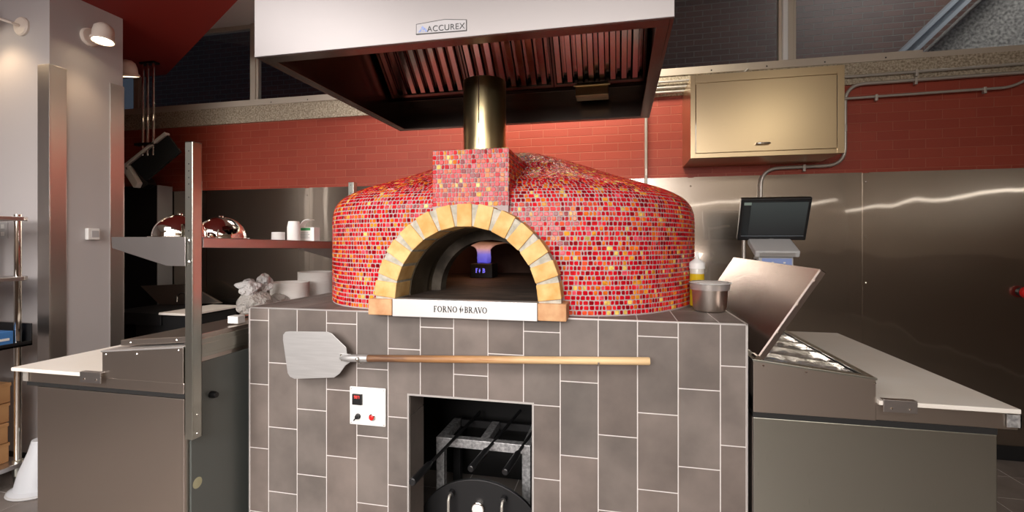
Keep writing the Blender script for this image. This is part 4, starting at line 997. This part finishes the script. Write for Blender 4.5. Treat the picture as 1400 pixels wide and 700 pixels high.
B(-1.90, -1.84, 2.02, 2.07, 1.091, 1.128).build('tag', M['white_plastic'], tpd, bev=.003)
MB().tube([(-1.87, 2.075, 1.112), (-1.87, 2.11, 1.112)], .02, 18).build('reel', M['chrome'], tpd, smooth=True)

# ------------------------------------------------------------------ on the counter right of the oven
sb = thing('squeeze_bottle', 'clear squeeze bottle of yellow oil beside the mosaic oven', 'bottle', (.380, 2.50, ZT))
c_ = (.380, 2.50, ZT + .001)
MB().lathe([(.028, 0), (.034, .004), (.035, .14), (.034, .16)], c_, 28).build('oil_body', M['oil'], sb, smooth=True)
MB().lathe([(.034, .1605), (.034, .18), (.031, .19)], c_, 28).build('clear_neck', M['squeeze'], sb, smooth=True)
MB().lathe([(.037, .185), (.037, .212), (.030, .220), (.014, .232), (.011, .236), (.005, .268), (.002, .269)], c_, 28).build('nozzle_cap', M['white_plastic'], sb, smooth=True)
sp_ = thing('steel_pan', 'small round steel pan covered with film on the counter corner', 'pan', (.409, 2.33, ZT))
c_ = (.409, 2.33, ZT + .001); rp_ = .083
MB().lathe([(.055, 0), (.066, .006), (.072, .02), (.078, .125), (.081, .128), (.081, .134), (.076, .132), (.070, .02), (.002, .006)], c_, 40).build('bowl', M['steel_h'], sp_, smooth=True)
blob('film_cover', (c_[0], c_[1], ZT + .131), rp_ + .006, rp_ + .006, .006, M['white_plastic'], 31, .08, sp_)
MB().lathe([(.0845, .10), (.0865, .122), (.0868, .130), (.080, .136)], c_, 40, caps=False).build('film_skirt', M['wrap'], sp_, smooth=True)

# ------------------------------------------------------------------ wall cabinet
wc = thing('wall_cabinet', 'brushed steel wall cabinet with one handle above the right wall panels', 'cabinet', (.97, 3.7, 2.08))
B(.492, 1.436, 3.512, 3.948, 2.078, 2.645).build('body', M['cab'], wc, bev=.003)
dr2 = B(.525, 1.392, 3.500, 3.512, 2.108, 2.590).build('door', M['cab'], wc, bev=.002)
fr = MB(); fr.box(.490, .522, 3.503, 3.512, 2.075, 2.648); fr.box(1.395, 1.438, 3.503, 3.512, 2.075, 2.648); fr.box(.522, 1.395, 3.503, 3.512, 2.593, 2.648); fr.box(.522, 1.395, 3.503, 3.512, 2.075, 2.105)
fr.build('face_frame', M['cab'], wc, bev=.001)
MB().box(1.3925, 1.3945, 3.497, 3.503, 2.11, 2.58).build('hinge_strip', M['chrome'], wc)
MB().box(.5225, .5245, 3.497, 3.503, 2.11, 2.58).build('edge_strip', M['chrome'], wc)
MB().tube([(.905, 3.498, 2.155), (.905, 3.478, 2.155), (.915, 3.472, 2.155), (.975, 3.472, 2.155), (.985, 3.478, 2.155), (.985, 3.498, 2.155)], .006, 12).build('handle', M['chrome'], dr2, smooth=True)

# ------------------------------------------------------------------ conduits
def conduit(pts_, r, label, clips=(), fil=.09):
    """pipe with rounded bends"""
    P_ = [Vector(p) for p in pts_]; path = [P_[0]]
    for i in range(1, len(P_) - 1):
        a = (P_[i - 1] - P_[i]); b = (P_[i + 1] - P_[i]); f_ = min(fil, a.length * .49, b.length * .49); a.normalize(); b.normalize()
        s0 = P_[i] + a * f_; s1 = P_[i] + b * f_
        for k in range(9): t_ = k / 8; path.append(s0 * (1 - t_) ** 2 + P_[i] * 2 * t_ * (1 - t_) + s1 * t_ ** 2)
    path.append(P_[-1])
    t = thing('conduit', label, 'conduit', P_[0]); MB().tube(path, r, 14).build('tube', M['conduit'], t, smooth=True)
    for c in clips:
        c = Vector(c); B(c.x - .008, c.x + .008, c.y - r - .003, c.y + .012, c.z - r - .022, c.z + r + .004).build('pipe_clip', M['conduit'], t, bev=.002)
yb_ = 3.915
conduit([(4.6, yb_, 2.665), (1.61, yb_, 2.635), (1.61, yb_, 2.055), (1.048, yb_, 2.045), (1.048, yb_, 1.70)], .0125, 'grey conduit looping down from the concrete band to the monitor', [(1.61, yb_, 2.33), (2.05, yb_, 2.640), (1.34, yb_, 2.05)], .13)
conduit([(1.44, 3.90, 2.53), (2.6, 3.90, 2.545), (2.75, 3.90, 2.62), (4.6, 3.9, 2.64)], .0095, 'thin grey conduit crossing the dark red brick right of the cabinet', [(1.8, 3.9, 2.535), (2.45, 3.9, 2.543)], .06)
conduit([(4.6, 3.905, 2.72), (1.62, 3.905, 2.69), (1.44, 3.905, 2.70)], .010, 'dark upper conduit along the concrete band right of the cabinet', [(2.05, 3.905, 2.694)], .05)
conduit([(-.4, 3.905, 2.745), (.52, 3.905, 2.745), (.93, 3.905, 2.775), (.955, 3.90, 2.80)], .009, 'thin dark pipe on the concrete band above the cabinet', [(.30, 3.905, 2.745)], .04)
conduit([(-.6, 3.91, 2.70), (.52, 3.91, 2.70)], .011, 'upper pale pipe between hood and wall cabinet')
conduit([(-.6, 3.91, 2.665), (.52, 3.91, 2.665)], .011, 'lower pale pipe between hood and wall cabinet')
conduit([(.216, 3.915, 2.66), (.216, 3.915, 1.3)], .0125, 'white vertical conduit on the brick between hood and oven', [(.216, 3.915, 2.05)])

# ------------------------------------------------------------------ monitor and printer at right
mn = thing('monitor', 'black flat monitor tilted down above the right prep table', 'monitor', (.955, 3.30, 1.64))
mn.rotation_euler = (R(24), 0, 0)
B(-.20, .20, -.012, .022, -.142, .142).build('housing', M['black'], mn, bev=.006, local=True)
sc_ = B(-.182, .182, -.0135, -.012, -.118, .124).build('screen', M['screen'], mn, local=True)
B(-.182, -.14, -.0145, -.0135, .100, .118).build('screen_tab', mat('pale_screen_tab', (.30, .40, .36), .3), sc_, local=True)
B(-.14, .182, -.0142, -.0135, -.100, .116).build('screen_reflection', M['screen_reflect'], sc_, local=True)  # emissive gradient standing in for a reflection
B(-.182, .182, -.0142, -.0135, -.112, -.106).build('task_bar', mat('grey_task_bar', (.12, .14, .16), .3), sc_, local=True)
text_mesh('ASUS', 'brand_mark', M['trim_metal'], mn, (0, -.0125, -.1365), .012, depth=.0004, local=True)
B(-.05, .05, .022, .05, -.05, .05).build('mount_plate', M['black_metal'], mn, bev=.003, local=True)
ps = thing('support_pole', 'slim steel pole carrying the monitor and printer', 'pole', (.80, 3.37, 0))
MB().tube([(.80, 3.37, 1.036), (.80, 3.37, 1.62)], .011, 14).build('tube', M['conduit'], ps, smooth=True)
MB().tube([(.80, 3.37, 1.60), (.955, 3.37, 1.63)], .010, 12).build('arm', M['conduit'], ps, smooth=True)
MB().lathe([(.035, 0), (.035, .006), (.012, .008)], (.80, 3.37, 1.0375), 20).build('base_flange', M['conduit'], ps, smooth=True)
pp = thing('label_printer', 'pale grey label printer with blue keypad under the monitor', 'printer', (.93, 3.28, 1.40))
mxp = Matrix.Translation((.945, 3.27, 1.47)) @ Matrix.Rotation(R(24), 4, 'X')
MB().box(-.125, .125, -.10, .10, -.03, .012, mxp).build('tray', M['grey_plastic'], pp, bev=.008)
MB().box(-.10, .10, -.102, -.10, -.022, .002, mxp).build('tray_front', M['alu'], pp)
B(.85, 1.045, 3.22, 3.34, 1.30, 1.405).build('housing', M['grey_plastic'], pp, bev=.006)
kp = B(.868, 1.035, 3.217, 3.221, 1.325, 1.395).build('keypad', M['blue'], pp)
km = MB()
for i in range(7): km.box(.878 + i * .022, .890 + i * .022, 3.2155, 3.217, 1.340 + (i % 3) * .012, 1.350 + (i % 3) * .012)
km.build('keys', M['white_plastic'], kp)
MB().tube([(.85, 3.28, 1.36), (.815, 3.28, 1.36)], .03, 18).build('paper_roll', M['black'], pp, smooth=True)
B(.80, 1.04, 3.33, 3.36, 1.33, 1.36).build('bracket', M['conduit'], pp)
# red alarm button on the wall panel
rbn = thing('alarm_button', 'red mushroom button on the right wall panel', 'button', (2.69, 3.938, 1.155))
MB().lathe([(.03, 0), (.03, .015)], (2.69, 3.938, 1.155), 20, Matrix.Rotation(R(90), 3, 'X')).build('base', M['black'], rbn)
MB().lathe([(.02, .015), (.022, .03), (.04, .035), (.036, .055), (.002, .062)], (2.69, 3.938, 1.155), 24, Matrix.Rotation(R(90), 3, 'X')).build('red_cap', M['red_btn'], rbn, smooth=True)

# ------------------------------------------------------------------ hanging monitor at left
hm_ = thing('hanging_monitor', 'tilted white framed touch screen hanging behind the pier', 'monitor', (-4.20, 3.60, 2.26))
# the set is seen from its lower edge: white slab, black screen, short white foot
e1 = (Vector((-4.051, 3.60, 2.487)) - Vector((-4.52, 3.60, 2.205))).normalized()
scr_n = Vector((-e1.z, 0, e1.x))
def hp(s, n_, y): return Vector((-4.54, 0, 2.20)) + e1 * s + scr_n * n_ + Vector((0, y, 0))
def hbox(mb, s0, s1, n0, n1, y0, y1, sk=0):
    vs = [hp(s, n_, y) + Vector((0, 0, 0)) for n_ in (n0, n1) for y in (y0, y1) for s in (s0, s1)]
    mb.add(vs, [(0, 2, 3, 1), (4, 5, 7, 6), (0, 1, 5, 4), (2, 6, 7, 3), (0, 4, 6, 2), (1, 3, 7, 5)]); return mb
hbox(MB(), 0, .56, -.008, .022, 3.60, 3.612).build('white_edge', M['white_plastic'], hm_, bev=.004)
hbox(MB(), 0, .56, .0, .02, 3.612, 3.65).build('back_shell', M['white_plastic'], hm_, bev=.004)
scq = MB().prism([tuple((hp(s, n_, 0).x, hp(s, n_, 0).z)) for s, n_ in ((.06, -.012), (.56, -.012), (.60, -.22), (.13, -.24))], 'y', 3.615, 3.64).build('black_screen', M['screen'], hm_, bev=.004)
MB().prism([tuple((hp(s, n_, 0).x, hp(s, n_, 0).z)) for s, n_ in ((0, 0), (.055, -.01), (.075, -.225), (.03, -.25), (.005, -.235), (-.02, -.02))], 'y', 3.59, 3.64).build('white_foot', M['white_plastic'], hm_, bev=.006)
MB().prism([tuple((hp(s, n_, 0).x, hp(s, n_, 0).z)) for s, n_ in ((.06, -.02), (.13, -.22), (.13, -.27), (.04, -.26))], 'y', 3.64, 3.72).build('black_cradle', M['black'], hm_, bev=.006)
MB().prism([tuple((hp(s, n_, 0).x, hp(s, n_, 0).z)) for s, n_ in ((.028, -.03), (.04, -.032), (.036, -.055), (.032, -.055))], 'y', 3.587, 3.59).build('slot', M['black'], hm_)
hr = thing('ceiling_mount', 'three thin steel rods hanging from the dark red soffit', 'ceiling mount', (-4.28, 3.62, 3.17))
for x in (-4.335, -4.28, -4.215): MB().tube([(x, 3.62, 3.17), (x, 3.62, 2.30)], .011, 12).build('rod', M['chrome'], hr, smooth=True)
B(-4.42, -4.19, 3.60, 3.66, 2.395, 2.42).build('clamp_bar', M['black_metal'], hr, bev=.003)
B(-4.36, -4.19, 3.60, 3.66, 3.155, 3.17).build('ceiling_plate', M['black_metal'], hr)

# ------------------------------------------------------------------ shelf unit at far left
su = thing('steel_shelf_unit', 'stainless wire post shelf unit cut by the left edge', 'shelf unit', (-3.80, 1.9, 0))
for x in (-3.605, -4.02):
    for y in (2.215, 1.30):
        p = MB().lathe([(.018, .07), (.018, 1.665)], (x, y, 0), 18).build('post', M['chrome'], su, smooth=True)
        MB().lathe([(.014, 0), (.020, .004), (.022, .06), (.026, .065), (.026, .155), (.019, .16)], (x, y, 0), 18).build('foot', M['steel_v'], p, smooth=True)
for z in (1.652, 1.284): 
    mb = MB().prism([(-4.06, 1.26), (-3.56, 1.26), (-3.56, 2.22), (-3.59, 2.258), (-4.03, 2.258), (-4.06, 2.22)], 'z', z - .025, z); mb.build('shelf', M['shelf'], su, bev=.003)
tr2 = MB(); tr2.box(-4.06, -3.56, 1.26, 2.262, .855, .868); tr2.box(-3.566, -3.56, 1.26, 2.262, .855, .885); tr2.box(-4.06, -3.56, 2.255, 2.262, .855, .99)
tr2.build('shelf', M['black_metal'], su, bev=.002)
B(-4.06, -3.57, 1.26, 2.258, .118, .145).build('shelf', M['shelf'], su, bev=.003)
bb = thing('blue_carton', 'blue printed carton on the black shelf at far left', 'box', (-3.72, 2.05, .869))
B(-3.86, -3.60, 1.80, 2.19, .869, .955).build('carton_body', M['bluebox'], bb, bev=.003)
B(-3.599, -3.5985, 1.84, 2.17, .90, .915).build('white_stripe', M['paper'], bb)
for k, (dx, dy) in enumerate(((0, 0), (.006, -.008), (-.004, .004), (.003, .006))):
    z0_ = .1455 + k * .122; nm = ('bottom', 'second', 'third', 'top')[k]
    c = thing('cardboard_box', '%s brown cardboard box in the stack at far left' % nm, 'box', (-3.85, 1.95, z0_), 'stacked cardboard boxes at far left')
    B(-4.0 + dx, -3.66 + dx, 1.62 + dy, 2.205 + dy, z0_, z0_ + .118).build('carton_body', M['cardboard'], c, bev=.004)
    B(-4.001 + dx, -3.659 + dx, 1.615 + dy, 2.21 + dy, z0_ + .098, z0_ + .1185).build('lid_rim', M['cardboard'], c, bev=.003)
wb = thing('plastic_bucket', 'pale grey plastic bucket on the floor behind the left prep table', 'bucket', (-3.42, 2.22, 0))
MB().lathe([(.15, 0), (.155, .012), (.125, .03), (.105, .12), (.06, .24), (.045, .30), (.040, .30), (.002, .29)], (-3.42, 2.22, 0), 30).build('shell', mat('pale_grey_plastic', (.55, .57, .60), .45), wb, smooth=True)
MB().lathe([(.152, .002), (.158, .006), (.156, .014), (.150, .016)], (-3.42, 2.22, 0), 30, caps=False).build('base_rim', M['grey_plastic'], wb, smooth=True)
